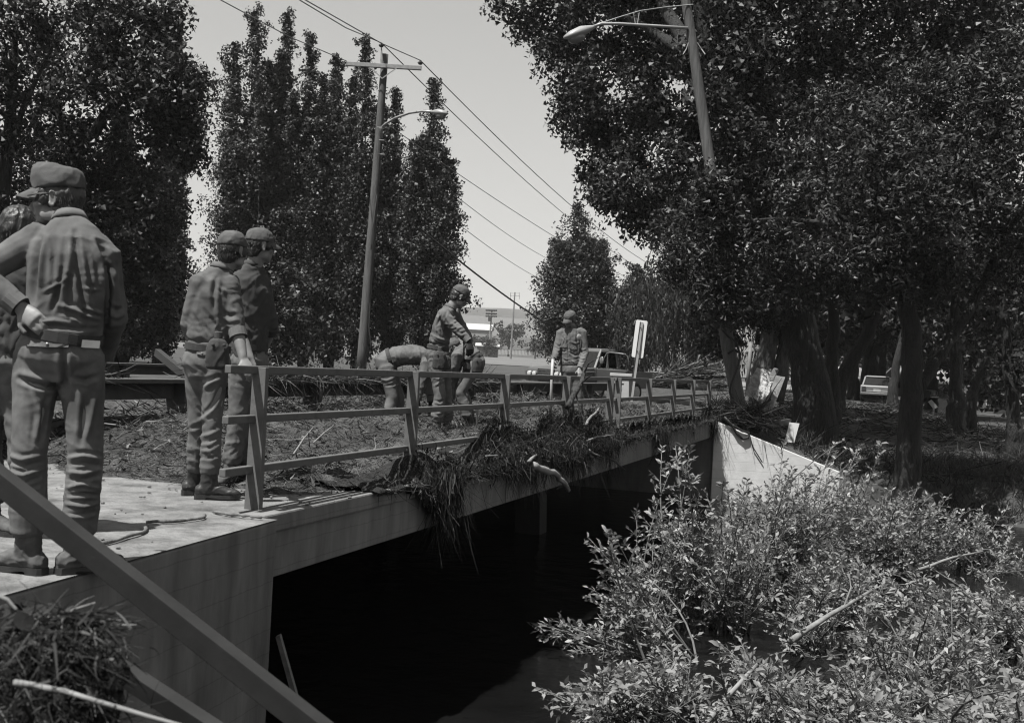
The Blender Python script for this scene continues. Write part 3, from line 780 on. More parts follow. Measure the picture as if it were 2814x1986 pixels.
MB().tube([at(1916, 118, D - .1), at(1928, 136, D - .1), at(1938, 150, D - .2)], .012, 5).build('loose_strap', M_alu, pl)
cab = [(1985, 908), (2002, 925), (2022, 940), (2034, 972), (2030, 1000), (2018, 1030), (2008, 1058), (2006, 1080), (2024, 1110), (2028, 1170)]
MB().tube([at(x, y, D - .24) for x, y in cab], .028, 6).build('wound_cable', M_wire, pl, smooth=True)
MB().tube([at(x, y, D - .2) for x, y in [(2000, 972), (2006, 966), (2018, 960), (2030, 968)]], .03, 6).build('wound_cable', M_wire, pl, smooth=True)
MB().tube([at(x, y, 24.68) for x, y in [(1990, 1145), (2010, 1165), (2024, 1190), (2042, 1206), (2056, 1202), (2058, 1188), (2040, 1184), (2020, 1172), (2012, 1166)]], .03, 6).build('fallen_cable', M_wire, None, at(2024, 1190, 24.68), smooth=True)
tag(bpy.data.objects['fallen_cable'], 'black cable looped over the top of the pale wing wall', 'cable')
MB().tube([at(x, y, 24.68) for x, y in [(2058, 1190), (2070, 1230), (2095, 1270)]], .012, 5).build('fallen_cable', M_wire, None, at(2058, 1190, 24.68), smooth=True)
tag(bpy.data.objects['fallen_cable.001'], 'thin wire end hanging down the sunlit wing wall', 'cable')

# small pole past the far end, and bare stubs
b = at(1846, 1056, 93); top = at(1864, 772, 93)
p2 = thing('utility_pole', 'slender far pole with crossarm right of the road sign', 'pole', b)
MB().tube([b - UP * .4, lerp(b, top, .5), top], [.16, .14, .12], 10).build('shaft', mat('pole_pale', .30, var=.25, scale=3, bump=.2), p2, smooth=True)
C0, C1 = at(1824, 774, 92.8), at(1900, 779, 92.8)
MB().beam(C0, C1, .13, .16).build('crossarm', M_white, p2)
b = at(2054, 1062, 60)
t = thing('wooden_post', 'short pale post behind the cable wound pole', 'post', b)
MB().tube([b - UP * .3, lerp(b, at(2064, 938, 60), .5), at(2064, 938, 60)], [.11, .10, .09], 9).build('shaft', MATS['pole_pale'], t, smooth=True)
MB().tube([at(2064, 940, 60), at(2064, 935, 60)], [.10, .07], 9).build('cap', MATS['pole_pale'], t)

# wires
def wire(label, pts, r=.016, m=M_fade):
    o = MB().tube(pts, r, 5).build('power_line', m, None, pts[0])
    tag(o, label, 'wire', 'overhead wires')
BACK = Vector((-7.5, -26, 2.2))
q1 = at(822, 0, 24); q2 = at(838, 0, 24)
wire('upper wire from the left sky down to the pole top pin', [at(700, -95, 20), q1, lerp(q1, pin, .5) - UP * .04, pin + UP * .1], .014)
wire('wire from the left sky to the right end of the crossarm', [at(716, -95, 20), q2, lerp(q2, pin2, .6) - UP * .03, pin2 + UP * .1], .014)
wire('wire crossing the poplar tops to the left end of the crossarm', [at(470, -75, 24), at(605, 0, 26), lerp(at(605, 0, 26), A0, .5) - UP * .05, A0 + UP * .08], .014)
wire('wire falling from the right crossarm insulator toward the far pole', sag(pin2 + UP * .1, C1 + UP * .1, 1.15), .016)
wire('wire falling from the pole top pin toward the far pole', sag(pin + UP * .1, C0 + UP * .1, .9), .016)
wire('lower wire passing under the left lamp toward the far pole', sag(at(1020, 310, 45), at(1780, 790, 93), .5), .018)
wire('faint wire in the sky above the broad poplar', sag(at(1180, 480, 60), at(1560, 735, 130), .6), .022)
wire('faint lowest wire left of the broad poplar', sag(at(1180, 552, 60), at(1540, 790, 130), .6), .022)
wire('thick dark cable crossing the sky behind the standing worker', sag(at(1150, 624, 34), at(1500, 888, 44), .12), .032, M_wire)
for i, (x0, y0, x1, y1, w) in enumerate(((520, 225, 640, 256, 'upper'), (500, 292, 640, 326, 'middle'), (520, 330, 640, 357, 'lower'))):
    wire(w + ' of three short wires in the left gap of sky', [at(x0, y0, 50), at(x1, y1, 50)], .016)

# sign seen from behind
D = 30.6
t = thing('road_sign', 'back of a white road sign on a leaning post', 'sign', at(1734, 1108, D))
q = [at(1748, 878, D), at(1780, 883, D), at(1768, 985, D + .05), at(1735, 979, D + .05)]
mb = MB()
c = sum(q, Vector()) / 4
X = Vector((.82, -.57, 0)); Z = (q[0] - q[3]).normalized(); Y = Z.cross(X).normalized(); X = Y.cross(Z)
hw, hh, rr = .185, .53, .05
out = []
for sx, sz, a0 in ((1, 1, 0), (-1, 1, 90), (-1, -1, 180), (1, -1, 270)):
    for k in range(5):
        an = R(a0 + 22.5 * k); out.append((sx * (hw - rr) + rr * math.cos(an), sz * (hh - rr) + rr * math.sin(an)))
V = [c + X * x + Z * z - Y * .006 for x, z in out] + [c + X * x + Z * z + Y * .006 for x, z in out]
n = len(out)
mb.add(V, [tuple(range(n)), tuple(range(2 * n - 1, n - 1, -1))] + [(i, n + i, n + (i + 1) % n, (i + 1) % n) for i in range(n)])
mb.build('plate', mat('sign_back', .95, rough=.5, var=.06, bump=0, stain=.15, sscale=8, sg=.7), t)
pb, pt_ = at(1733, 1115, D - .06), at(1764, 885, D - .06)
dn = (pt_ - pb).normalized(); sd = dn.cross(Vector((0, 1, 0))).normalized()
MB().beam(pb, pt_, .075, .05, Vector((0, 1, 0))).build('post', M_white, t)
for o_, nm in ((.046, 'post_flange'),):
    MB().beam(pb + sd * o_, pt_ + sd * o_, .014, .07, Vector((0, 1, 0))).build(nm, M_dark, t)
MB().box(at(1761, 900, D - .10), (.012, .01, .012)).build('bolt', M_dark, t)
MB().box(at(1752, 965, D - .10), (.012, .01, .012)).build('bolt', M_dark, t)

# field light mast, tall pole, little fence, buildings across the field
D = 300
b = at(1342, 973, D); top = at(1352, 852, D)
t = thing('light_mast', 'field light mast with two rows of lamps', 'mast', b)
MB().tube([b, top], [.28, .16], 8).build('shaft', MATS['pole_pale'], t)
for y in (853, 862, 869):
    MB().beam(at(1336, y - 1, D), at(1364, y, D), .12, .12).build('lamp_bar', M_dark, t)
    for k in range(7):
        MB().ell(at(1337 + 4.4 * k, y - 1 + .15 * k, D - .3), (.3, .25, .3), nu=8, nv=6).build('lamp', M_dark, t)
MB().box(at(1345, 877, D - .2), (.35, .3, .55)).build('transformer', M_dark, t)
D = 200
b = at(1403, 986, D); top = at(1415, 803, D)
t = thing('tall_pole', 'tallest thin pole in the field with light antenna arms', 'pole', b)
MB().tube([b, top], [.2, .11], 8).build('shaft', MATS['pole_pale'], t)
for y in (806, 813):
    MB().beam(at(1403, y, D), at(1428, y, D), .05, .05).build('cross_arm', M_fade, t)
for x in (1403, 1427):
    MB().tube([at(x, 804, D), at(x, 822, D)], .035, 5).build('antenna_rod', M_fade, t)
for x0, y0, x1, y1, lb in ((1498, 905, 1496, 950, 'thin pale post right of the tall field pole'), (1178, 840, 1175, 905, 'striped thin mast left of the standing worker')):
    t = thing('thin_post', lb, 'post', at(x1, y1, 280))
    MB().tube([at(x1, y1, 280), at(x0, y0, 280)], [.16, .12], 6).build('shaft', M_white, t)
    MB().beam(at(x0 - 3, y0 + 2, 280), at(x0 + 3, y0 + 2, 280), .1, .1).build('arm', M_white, t)
t = thing('picket_fence', 'row of tiny pale pickets across the field', 'fence', at(1425, 970, 330))
for k in range(34):
    x = 1361 + k * 3.9
    MB().box(at(x, 966 + .035 * (x - 1361), 330), (.12, .05, .75)).build('picket', M_white, t)
MB().beam(at(1358, 960, 330.2), at(1492, 965, 330.2), .08, .5).build('rail', M_old, t)

def house(label, D, x0, x1, yb, ye, yr, depth, wm, rm, wins, name='house', cat='building', door=None):
    """gable building seen along its long side; pixels give the wall's foot, eaves and ridge"""
    a, c = at(x0, yb, D), at(x1, yb, D)
    g = min(gz(a.x, D), gz(c.x, D)) - .3
    ez, rz = at((x0 + x1) / 2, ye, D).z, at((x0 + x1) / 2, yr, D).z
    t = thing(name, label, cat, Vector(((a.x + c.x) / 2, D, g)))
    xa, xc = a.x, c.x
    V = [(xa, D, g), (xc, D, g), (xc, D + depth, g), (xa, D + depth, g), (xa, D, ez), (xc, D, ez), (xc, D + depth, ez), (xa, D + depth, ez), (xa, D + depth / 2, rz - .1), (xc, D + depth / 2, rz - .1)]
    MB().add(V, [(0, 1, 5, 4), (2, 3, 7, 6), (1, 2, 6, 9, 5), (3, 0, 4, 8, 7), (4, 5, 9, 8), (6, 7, 8, 9)]).build('wall', wm, t)
    o = .5
    rf = MB()
    rf.hexa([(xa - o, D - o, ez - .12), (xc + o, D - o, ez - .12), (xc + o, D + depth / 2, rz), (xa - o, D + depth / 2, rz)],
            [(xa - o, D - o, ez + .06), (xc + o, D - o, ez + .06), (xc + o, D + depth / 2, rz + .18), (xa - o, D + depth / 2, rz + .18)])
    rf.build('roof', rm, t)
    MB().hexa([(xa - o, D + depth / 2 + .01, rz), (xc + o, D + depth / 2 + .01, rz), (xc + o, D + depth + o, ez - .12), (xa - o, D + depth + o, ez - .12)],
              [(xa - o, D + depth / 2 + .01, rz + .18), (xc + o, D + depth / 2 + .01, rz + .18), (xc + o, D + depth + o, ez + .06), (xa - o, D + depth + o, ez + .06)]).build('roof', rm, t)
    for (u, v0, v1, w) in wins:
        x = lerp(xa, xc, u)
        f = MB().box((x, D - .03, lerp(g, ez, (v0 + v1) / 2)), (w / 2 + .08, .05, (ez - g) * (v1 - v0) / 2 + .08)).build('window', M_white, t)
        MB().box((x, D - .085, lerp(g, ez, (v0 + v1) / 2)), (w / 2, .01, (ez - g) * (v1 - v0) / 2)).build('pane', M_dark, f)
    if door:
        MB().box((lerp(xa, xc, door), D - .04, g + 1.3), (.55, .05, 1.1)).build('door', M_dark, t)
    return t
M_roofw = mat('pale_roof', .62, rough=.6, var=.08, scale=.5, bump=.1, bscale=3)
M_roofd = mat('grey_roof', .26, rough=.7, var=.15, scale=.5, bump=.1, bscale=3)
M_wall = mat('pale_wall', .42, rough=.8, var=.12, scale=.5, bump=.1)
M_walld = mat('dull_wall', .20, rough=.8, var=.2, scale=.5, bump=.1)
house('long white building with pale roof below the wooded hill', 460, 1130, 1350, 925, 902, 885, 14, M_wall, M_roofw, [(u, .35, .75, 2.2) for u in (.08, .2, .32, .44, .56, .68, .8, .92)], 'long_building')
house('low flat shed behind the light mast', 300, 1310, 1368, 962, 951, 944, 6, M_walld, M_roofw, [(.3, .3, .7, 1.0), (.7, .3, .7, 1.0)], 'shed', 'shed', .9)
house('pale barn in the gap between the two right poplars', 150, 1648, 1730, 975, 958, 943, 7, M_wall, M_roofw, [(.3, .3, .7, .8), (.65, .3, .7, .8)], 'barn', 'barn', .85)
house('pale house among the trunks left of the wagon', 98, 2300, 2380, 1080, 1040, 1012, 7, M_wall, M_roofd, [(.3, .35, .7, .9), (.75, .35, .7, .9)], 'house', 'house', .5)
house('grey roofed house glimpsed right of the ash trunk', 96, 2505, 2640, 1090, 1050, 1012, 7, M_walld, M_roofd, [(.2, .3, .7, .9), (.45, .3, .7, .9), (.85, .3, .7, .9)], 'house', 'house', .66)
house('dull walled house glimpsed at the right end of the grove', 104, 2700, 2800, 1090, 1052, 1020, 7, M_walld, M_roofd, [(.25, .35, .7, .9), (.7, .35, .7, .9)], 'house', 'house', .48)

# ------------------------------------------------------------------ vehicles
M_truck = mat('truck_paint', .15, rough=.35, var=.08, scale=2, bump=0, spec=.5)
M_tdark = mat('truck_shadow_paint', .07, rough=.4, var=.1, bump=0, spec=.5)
M_glass = mat('dark_glass', .02, rough=.08, var=.1, bump=0, spec=.6)
M_tyre = mat('tyre_rubber', .025, rough=.8, var=.2, bump=.2)
M_lens = mat('headlamp_glass', .75, rough=.15, var=.05, bump=0, spec=.6)
M_chrome = mat('chrome', .6, rough=.25, var=.05, bump=0, metal=.8)
def frame(o, f):
    f = Vector(f).normalized(); s = UP.cross(f)            # s points to the left of travel
    return lambda x, y, z: o + f * x + s * y + UP * z
def prof(mb, G, poly, y0, y1, inset=None):
    """extrude a side profile [(x, z)] between two widths"""
    V = [G(x, y0, z) for x, z in poly] + [G(x, y1, z) for x, z in poly]
    n = len(poly)
    return mb.add(V, [tuple(range(n)), tuple(range(2 * n - 1, n - 1, -1))] + [(i, n + i, n + (i + 1) % n, (i + 1) % n) for i in range(n)])
def wheel(t, G, x, y, r, w):
    c0, c1 = G(x, y - w / 2, r), G(x, y + w / 2, r)
    d = (c1 - c0).normalized()
    wh = MB().loft([c0, lerp(c0, c1, .12), lerp(c0, c1, .88), c1], [r * .86, r, r, r * .86], UP, 24).build('wheel', M_tyre, t, smooth=False)
    MB().loft([c0 - d * .012, c1 + d * .012], [r * .56, r * .56], UP, 20).build('rim', M_chrome, wh)
fr = at(1500, 1040, 36.2); fr.z = gz(fr.x, 36.5) - .02
f_ = Vector((-.66, -.75, 0)).normalized()
G = frame(fr - f_ * 2.45, f_)
tr = thing('pickup_truck', 'dusty pickup truck with twin headlights behind the man with the staff', 'truck', G(0, 0, 0))
bd = prof(MB(), G, [(2.42, .52), (2.47, .75), (2.42, 1.05), (2.3, 1.09), (1.0, 1.16), (.92, 1.16), (.92, .45), (2.2, .45)], -.88, .88).build('hood', M_truck, tr, bevel=.05)
prof(MB(), G, [(2.36, .5), (2.40, .98), (1.0, 1.04), (.95, .48)], .881, .97).build('fender', M_truck, tr, bevel=.03)
prof(MB(), G, [(2.36, .5), (2.40, .98), (1.0, 1.04), (.95, .48)], -.97, -.881).build('fender', M_truck, tr, bevel=.03)
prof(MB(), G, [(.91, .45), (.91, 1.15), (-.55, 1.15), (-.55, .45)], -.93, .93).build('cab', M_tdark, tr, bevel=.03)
# cab frame with open window holes
for s in (-1, 1):
    MB().beam(G(.86, s * .82, 1.14), G(.48, s * .74, 1.72), .07, .06).build('pillar', M_truck, tr)
    MB().beam(G(-.5, s * .84, 1.14), G(-.42, s * .74, 1.72), .10, .06).build('pillar', M_truck, tr)
    MB().beam(G(.12, s * .84, 1.14), G(.12, s * .75, 1.72), .03, .03).build('pillar', M_truck, tr)
MB().hexa([G(.52, -.80, 1.70), G(.52, .80, 1.70), G(-.50, .80, 1.70), G(-.50, -.80, 1.70)], [G(.42, -.72, 1.83), G(.42, .72, 1.83), G(-.42, .72, 1.83), G(-.42, -.72, 1.83)]).build('roof', M_truck, tr, bevel=.04)
MB().slab([G(.84, -.76, 1.17), G(.84, .76, 1.17), G(.50, .70, 1.70), G(.50, -.70, 1.70)], UP * .01).build('windshield', M_glass, tr)
MB().slab([G(-.47, -.76, 1.17), G(-.47, .76, 1.17), G(-.43, .70, 1.70), G(-.43, -.70, 1.70)], f_ * .01).build('rear_window', M_glass, tr)
for s in (-1,):
    MB().slab([G(.8, s * .80, 1.17), G(-.44, s * .80, 1.17), G(-.40, s * .73, 1.70), G(.46, s * .73, 1.70)], UP.cross(f_) * .01).build('side_window', M_glass, tr)
for s in (-1, 1):
    for k in (0, 1):
        y = s * (.70 - .22 * k)
        hl = MB().loft([G(2.46, y, .86), G(2.50, y, .86), G(2.52, y, .86)], [.105, .105, .09], UP, 18).build('headlight', M_chrome, tr)
        MB().ell(G(2.51, y, .86), (.03, .088, .088), f_, UP.cross(f_), UP).build('lens', M_lens, hl, smooth=True)
for k in range(5):
    MB().beam(G(2.475, -.34, .70 + .07 * k), G(2.475, .34, .70 + .07 * k), .03, .028).build('grille_bar', M_chrome, tr)
MB().box(G(2.46, 0, .84), (.014, .36, .19), f_, UP.cross(f_), UP).build('grille', M_glass, tr)
MB().beam(G(2.58, -.95, .52), G(2.58, .95, .52), .10, .16).build('bumper', M_truck, tr, bevel=.03)
prof(MB(), G, [(-.62, .5), (-.62, 1.1), (-2.5, 1.1), (-2.5, .5)], .80, .93).build('bed_side', M_truck, tr, bevel=.02)
prof(MB(), G, [(-.62, .5), (-.62, 1.1), (-2.5, 1.1), (-2.5, .5)], -.93, -.80).build('bed_side', M_truck, tr, bevel=.02)
MB().hexa([G(-.62, -.8, .5), G(-.62, .8, .5), G(-2.5, .8, .5), G(-2.5, -.8, .5)], [G(-.62, -.8, .62), G(-.62, .8, .62), G(-2.5, .8, .62), G(-2.5, -.8, .62)]).build('bed_floor', M_tdark, tr)
prof(MB(), G, [(-2.44, .5), (-2.44, 1.1), (-2.5, 1.1), (-2.5, .5)], -.79, .79).build('tailgate', M_truck, tr)
for x in (1.65, -1.5):
    for s in (-1, 1): wheel(tr, G, x, s * .82, .37, .22)
# the near door stands open
h0 = G(.86, .95, 0); dd = (f_ * -.25 + UP.cross(f_) * 1.0).normalized()
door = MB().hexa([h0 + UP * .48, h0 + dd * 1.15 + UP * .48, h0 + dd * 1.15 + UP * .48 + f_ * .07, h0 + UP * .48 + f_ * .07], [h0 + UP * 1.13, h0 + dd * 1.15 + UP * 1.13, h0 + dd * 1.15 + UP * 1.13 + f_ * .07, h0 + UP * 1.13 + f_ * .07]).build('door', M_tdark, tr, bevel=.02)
MB().tube([h0 + dd * .02 + UP * 1.12, h0 + dd * .30 + UP * 1.66, h0 + dd * .42 + UP * 1.70, h0 + dd * .95 + UP * 1.66, h0 + dd * 1.05 + UP * 1.6, h0 + dd * 1.14 + UP * 1.12], .028, 8).build('window_frame', M_truck, door, smooth=True)
MB().tube([h0 + dd * .30 + UP * 1.12, h0 + dd * .34 + UP * 1.66], .015, 6).build('vent_bar', M_chrome, door)
mr_ = MB().ell(h0 + dd * -.02 + UP * 1.42 + UP.cross(f_) * .16, (.03, .09, .13), f_, UP.cross(f_), UP).build('mirror', M_chrome, tr, smooth=True)
MB().tube([h0 + UP * 1.15, h0 + UP * 1.40 + UP.cross(f_) * .14], .012, 5).build('mirror_arm', M_dark, mr_)

# station wagon parked under the trees, seen from behind, and a second car beyond
M_carw = mat('pale_car_paint', .27, rough=.35, var=.05, bump=0, spec=.5)
def wagon(label, px, D, f, m, wag=True):
    o = at(px, 1150, D); o.z = gz(o.x, D)
    G = frame(o, f); f = Vector(f).normalized(); s = UP.cross(f)
    t = thing('station_wagon' if wag else 'parked_car', label, 'car', o)
    prof(MB(), G, [(-2.3, .42), (-2.35, .62), (-2.28, .98), (-.9, 1.0), (1.2, .98), (2.2, .9), (2.35, .6), (2.3, .38)], -.92, .92).build('body', m, t, bevel=.06)
    rb = -2.05 if wag else -1.5
    V = [G(rb - .1, -.78, .99), G(rb - .1, .78, .99), G(1.2, .78, .99), G(1.2, -.78, .99), G(rb + .2, -.64, 1.48), G(rb + .2, .64, 1.48), G(.5, .64, 1.48), G(.5, -.64, 1.48)]
    MB().hexa(V[:4], V[4:]).build('cabin', M_glass, t)
    MB().hexa([G(rb + .12, -.68, 1.47), G(rb + .12, .68, 1.47), G(.55, .68, 1.47), G(.55, -.68, 1.47)], [G(rb + .2, -.6, 1.55), G(rb + .2, .6, 1.55), G(.45, .6, 1.55), G(.45, -.6, 1.55)]).build('roof', m, t, bevel=.03)
    for y in (-1, 1):
        for xb, xt in ((rb - .1, rb + .2), (-.4, -.3), (1.2, .5)):
            MB().beam(G(xb, y * .785, .99), G(xt, y * .65, 1.48), .08, .08).build('pillar', m, t)
        MB().box(G(-2.36, y * .74, .78), (.03, .12, .12), f, s, UP).build('tail_light', M_dark, t)
        for x in (-1.35, 1.4): wheel(t, G, x, y * .78, .34, .2)
    MB().beam(G(-2.42, -.9, .50), G(-2.42, .9, .50), .1, .14).build('bumper', M_chrome, t, bevel=.03)
    MB().box(G(-2.37, 0, .70), (.01, .2, .08), f, s, UP).build('licence_plate', M_white, t)
    MB().beam(G(-2.35, -.6, .86), G(-2.35, .6, .86), .02, .03).build('trim', M_chrome, t)
wagon('pale station wagon parked in the shade, seen from behind', 2404, 65, (.30, .95, 0), M_carw)
wagon('dark car parked beyond the wagon to its right', 2470, 78, (-.8, .6, 0), M_tdark, False)

# mailbox-like white board on a stick in the grove
D = 52
t = thing('small_sign', 'small tilted white board on a stake in the grove', 'sign', at(2564, 1148, D))
MB().tube([at(2564, 1150, D), at(2566, 1122, D)], .045, 6).build('stake', M_white, t)
MB().slab([at(2551, 1104, D), at(2560, 1098, D), at(2578, 1118, D), at(2566, 1124, D)], (0, .04, 0)).build('board', M_white, t)
# ------------------------------------------------------------------ flood mud, straw and brush
M_straw = island_mat('straw', .02, .30, .8, .2, 0, 3.6)
M_dstraw = island_mat('wet_straw', .012, .20, .85, .15, 0, 4.5)
M_stick = mat('bare_stick', .30, var=.35, scale=12, bump=.4, bscale=40, dist=.008, stretch=(1, 1, 1))
M_branch = mat('barked_branch', .05, var=.9, scale=14, bump=1, bscale=26, dist=.04)
M_pale = mat('pale_wood', .36, var=.2, scale=8, bump=.3, bscale=30, dist=.008)

def ribbons(P, Dr, ln, w, bend=.4, segs=3, grav=0.0, seed=0):
    """thin curved blades; returns verts and quads"""
    g = np.random.default_rng(seed)
    n = len(P)
    P = np.asarray(P, float); Dr = np.asarray(Dr, float)
    Dr = Dr / (np.linalg.norm(Dr, axis=1, keepdims=True) + 1e-9)
    v = g.normal(size=(n, 3)); S = np.cross(Dr, v); S /= np.linalg.norm(S, axis=1, keepdims=True) + 1e-9
    K = g.normal(size=(n, 3)) * bend; K[:, 2] -= grav
    ln = np.asarray(ln).reshape(-1, 1); w = np.asarray(w).reshape(-1, 1) * np.ones((n, 1))
    V = np.empty((n, segs + 1, 2, 3))
    for i in range(segs + 1):
        u = i / segs
        c = P + Dr * ln * u + K * ln * u * u * .6
        ww = w * (1 - .7 * u) * .5
        V[:, i, 0] = c - S * ww; V[:, i, 1] = c + S * ww
    b = (np.arange(n) * (segs + 1) * 2)[:, None, None]
    i = np.arange(segs)[None, :, None] * 2
    Q = (b + i + np.array([0, 1, 3, 2])[None, None, :]).reshape(-1, 4)
    return V.reshape(-1, 3), Q
def fibre(name, parts, m, parent=None, loc=None):
    V = np.concatenate([p[0] for p in parts]); o = 0; Q = []
    for v, q in parts: Q.append(q + o); o += len(v)
    ob = link(name, np_mesh(name, V, np.concatenate(Q)), m, parent, loc)
    ob['kind'] = 'stuff'
    return ob

def mud_h(a, l):
    """thickness of mud and trash on the deck"""
    n = fbm((a * .9, l * .9, 4), 3); n2 = fbm((a * 3.2, l * 3.2, 9), 3); n3 = fbm((a * 6.5, l * 6.5, 15), 2)
    on = sstep(.25, 1.5, a + .8 * n + .5 * sstep(-.6, -2.4, l) * -1 + .35)
    if l > -3.2:
        walk = .06 + .22 * sstep(1.2, 4.5, a) + .10 * sstep(-.9, -2.6, l) - .10 * sstep(-.35, .0, l)
        if a > 15: walk *= lerp(1, .45, sstep(15, 20, a))
        h = walk * (.75 + .9 * n) + .14 * n2 + .12 * n3
    else:
        rut = .06 * math.sin(l * 3.3 + .5 * n)
        h = .05 + .10 * n + .12 * n2 + .09 * n3 + rut * .5
        h += .28 * sstep(-4.1, -3.4, l) * (.5 + n)
        on = 1.0
    return -.05 + (max(h, .0) + .05) * on
V, A2, L2 = [], list(np.arange(-4.0, 25.5, .085)), list(np.arange(-9.4, .19, .085))
for a in A2:
    for l in L2:
        V.append(br(a, l, mud_h(a, l)))
nl = len(L2)
Q = [(i * nl + j, (i + 1) * nl + j, (i + 1) * nl + j + 1, i * nl + j + 1) for i in range(len(A2) - 1) for j in range(nl - 1)]
o = link('flood_mud', np_mesh('flood_mud', [tuple(v) for v in V], Q), M_mud, smooth=False)
tag(o, 'lumpy dark flood mud spread over the bridge deck', 'mud', kind='stuff')

# straw lying over the mud
g = np.random.default_rng(5)
def lay(n, a0, a1, l0, l1, ln, w, up=.25, hi=.05, seed=1, dens=None):
    P, Dr = [], []
    rd_ = random.Random(seed)
    while len(P) < n:
        a = rd_.uniform(a0, a1); l = rd_.uniform(l0, l1)
        if rd_.random() > .25 + 1.1 * max(0, fbm((a * 1.1, l * 1.1, 20), 2) + .35): continue
        h = mud_h(a, l)
        if h < -.01: continue
        P.append(tuple(br(a, l, h + rd_.random() ** 2 * hi)))
        an = rd_.uniform(0, 2 * math.pi)
        Dr.append((math.cos(an), math.sin(an), rd_.gauss(0, up)))
    return ribbons(P, Dr, np.random.default_rng(seed).uniform(.4, 1, n) * ln, w, .35, 2, .1, seed)
fibre('straw_litter', [lay(17000, .3, 9, -3.1, .1, .13, .005, .45, .09, 1), lay(11000, 8, 20, -3.1, .1, .16, .007, .45, .09, 2), lay(1300, 1.2, 14, -3.1, -.2, .42, .010, .6, .12, 3), lay(2600, .6, 14, -3.1, .0, .09, .022, .7, .08, 13), lay(1500, 8, 20, -3.1, .0, .12, .03, .7, .08, 14), lay(1800, -3, 12, -9, -3.5, .10, .03, .5, .05, 16),
                       lay(2600, -3, 3, -3.2, -.3, .18, .006, .15, .02, 4), lay(6000, 1, 24, -4.2, -3.0, .35, .012, .5, .15, 5), lay(2500, 10, 24, -9, -3.6, .4, .016, .4, .1, 6)], M_straw)
tag(bpy.data.objects['straw_litter'], 'loose straw and stems strewn over the deck mud', 'straw')
# trash lying on the plank of the parapet
P = [tuple(br(random.uniform(4.2, 14), -3.3 + random.uniform(-.2, .15), .66 + random.random() ** 2 * .12)) for _ in range(4200)]
P += [tuple(br(random.uniform(-4, 3), -3.3 + random.uniform(-.2, .05), .665 + random.random() ** 3 * .06)) for _ in range(900)]
Dr = [(random.gauss(0, 1), random.gauss(0, 1), random.gauss(-.1, .4)) for _ in P]
P2 = [tuple(br(random.uniform(4.2, 13), -3.3 + random.uniform(.08, .16), .67)) for _ in range(500)]
fibre('straw_on_parapet', [ribbons(P, Dr, np.random.default_rng(8).uniform(.1, .4, len(P)), .012, .4, 3, .1, 8), ribbons(P2, [(random.gauss(0, .4), random.gauss(0, .4), -1) for _ in P2], np.random.default_rng(9).uniform(.06, .24, len(P2)), .010, .5, 3, .3, 9)], M_straw)
tag(bpy.data.objects['straw_on_parapet'], 'matted straw caught on top of the roadway parapet', 'straw')

# the dark mat hung over the railing and the curb
def ridge(a):
    """top and bottom of the hanging mat along the railing"""
    n = fbm((a * 1.3, 0, 31), 3); n2 = fbm((a * 4, 5, 31), 2)
    AA = [1.2, 2.0, 2.25, 2.6, 2.9, 3.6, 4.2, 4.6, 5.1, 5.6, 6.2, 6.8, 7.3, 8.0, 8.5, 9.2, 10.4, 11.8, 12.2, 12.9, 13.4, 15, 18.6, 19.2]
    top = np.interp(a, AA, [.01, .03, .18, .24, .10, .08, .32, .40, .30, .18, .38, .28, .42, .34, .38, .14, .10, .08, .18, .16, .06, .06, .06, .22]) + .10 * n
    bot = np.interp(a, AA, [-.01, -.03, -.26, -.30, -.08, -.05, -.10, -.16, -.12, -.08, -.20, -.14, -.22, -.12, -.16, -.06, -.05, -.05, -.16, -.16, -.04, -.04, -.05, -.2]) + .10 * n2
    return max(top, .03), min(bot, -.02)
V, n_a, n_s = [], 420, 14
for i in range(n_a):
    a = lerp(1.3, 19.3, i / (n_a - 1)); tp, bt = ridge(a)
    for j in range(n_s):
        u = j / (n_s - 1)
        if u < .3: l, z = lerp(-.30, .02, u / .3), lerp(.05, tp, sstep(0, 1, u / .3))
        elif u < .6: l, z = lerp(.02, .24, (u - .3) / .3), lerp(tp, .0, ((u - .3) / .3) ** 1.6)
        else: l, z = .235, lerp(0, bt, (u - .6) / .4)
        d = .13 * fbm((a * 6, u * 8, 3), 4)
        V.append(tuple(br(a, l + d + (.02 if u > .55 else 0), z + .6 * d)))
Q = [(i * n_s + j, (i + 1) * n_s + j, (i + 1) * n_s + j + 1, i * n_s + j + 1) for i in range(n_a - 1) for j in range(n_s - 1)]
M_matted = mat('matted_trash', .025, var=.7, scale=16, bump=1, bscale=40, dist=.05)
o = link('matted_debris', np_mesh('matted_debris', V, Q), M_matted); o['kind'] = 'stuff'
tag(o, 'dark mat of flood trash packed against the railing foot', 'debris')
P, Dr, Ln = [], [], []
rd = random.Random(12)
while len(P) < 18000:
    a = rd.uniform(1.4, 19.2) if rd.random() < .3 else rd.triangular(1.6, 10.5, 6.5)
    tp, bt = ridge(a)
    if rd.random() > min(1, .12 + (tp - bt) * 1.5): continue
    u = rd.random()
    z = lerp(bt * .6, tp + .1 * rd.random(), u) + rd.gauss(0, .03)
    l = (.02 + rd.gauss(0, .05) + .22 * (1 - sstep(.0, .45, z))) if z > 0 else .26 + abs(rd.gauss(0, .03))
    P.append(tuple(br(a, l, z)))
    w = rd.random()
    d = BD * rd.gauss(0, .45) + BL * (abs(rd.gauss(0, .35)) if z < .3 else rd.gauss(0, .4)) + UP * (-.8 if w < .5 else rd.gauss(0, .8))
    Dr.append(tuple(d)); Ln.append(rd.uniform(.02, .10) if rd.random() < .95 else rd.uniform(.12, .34))
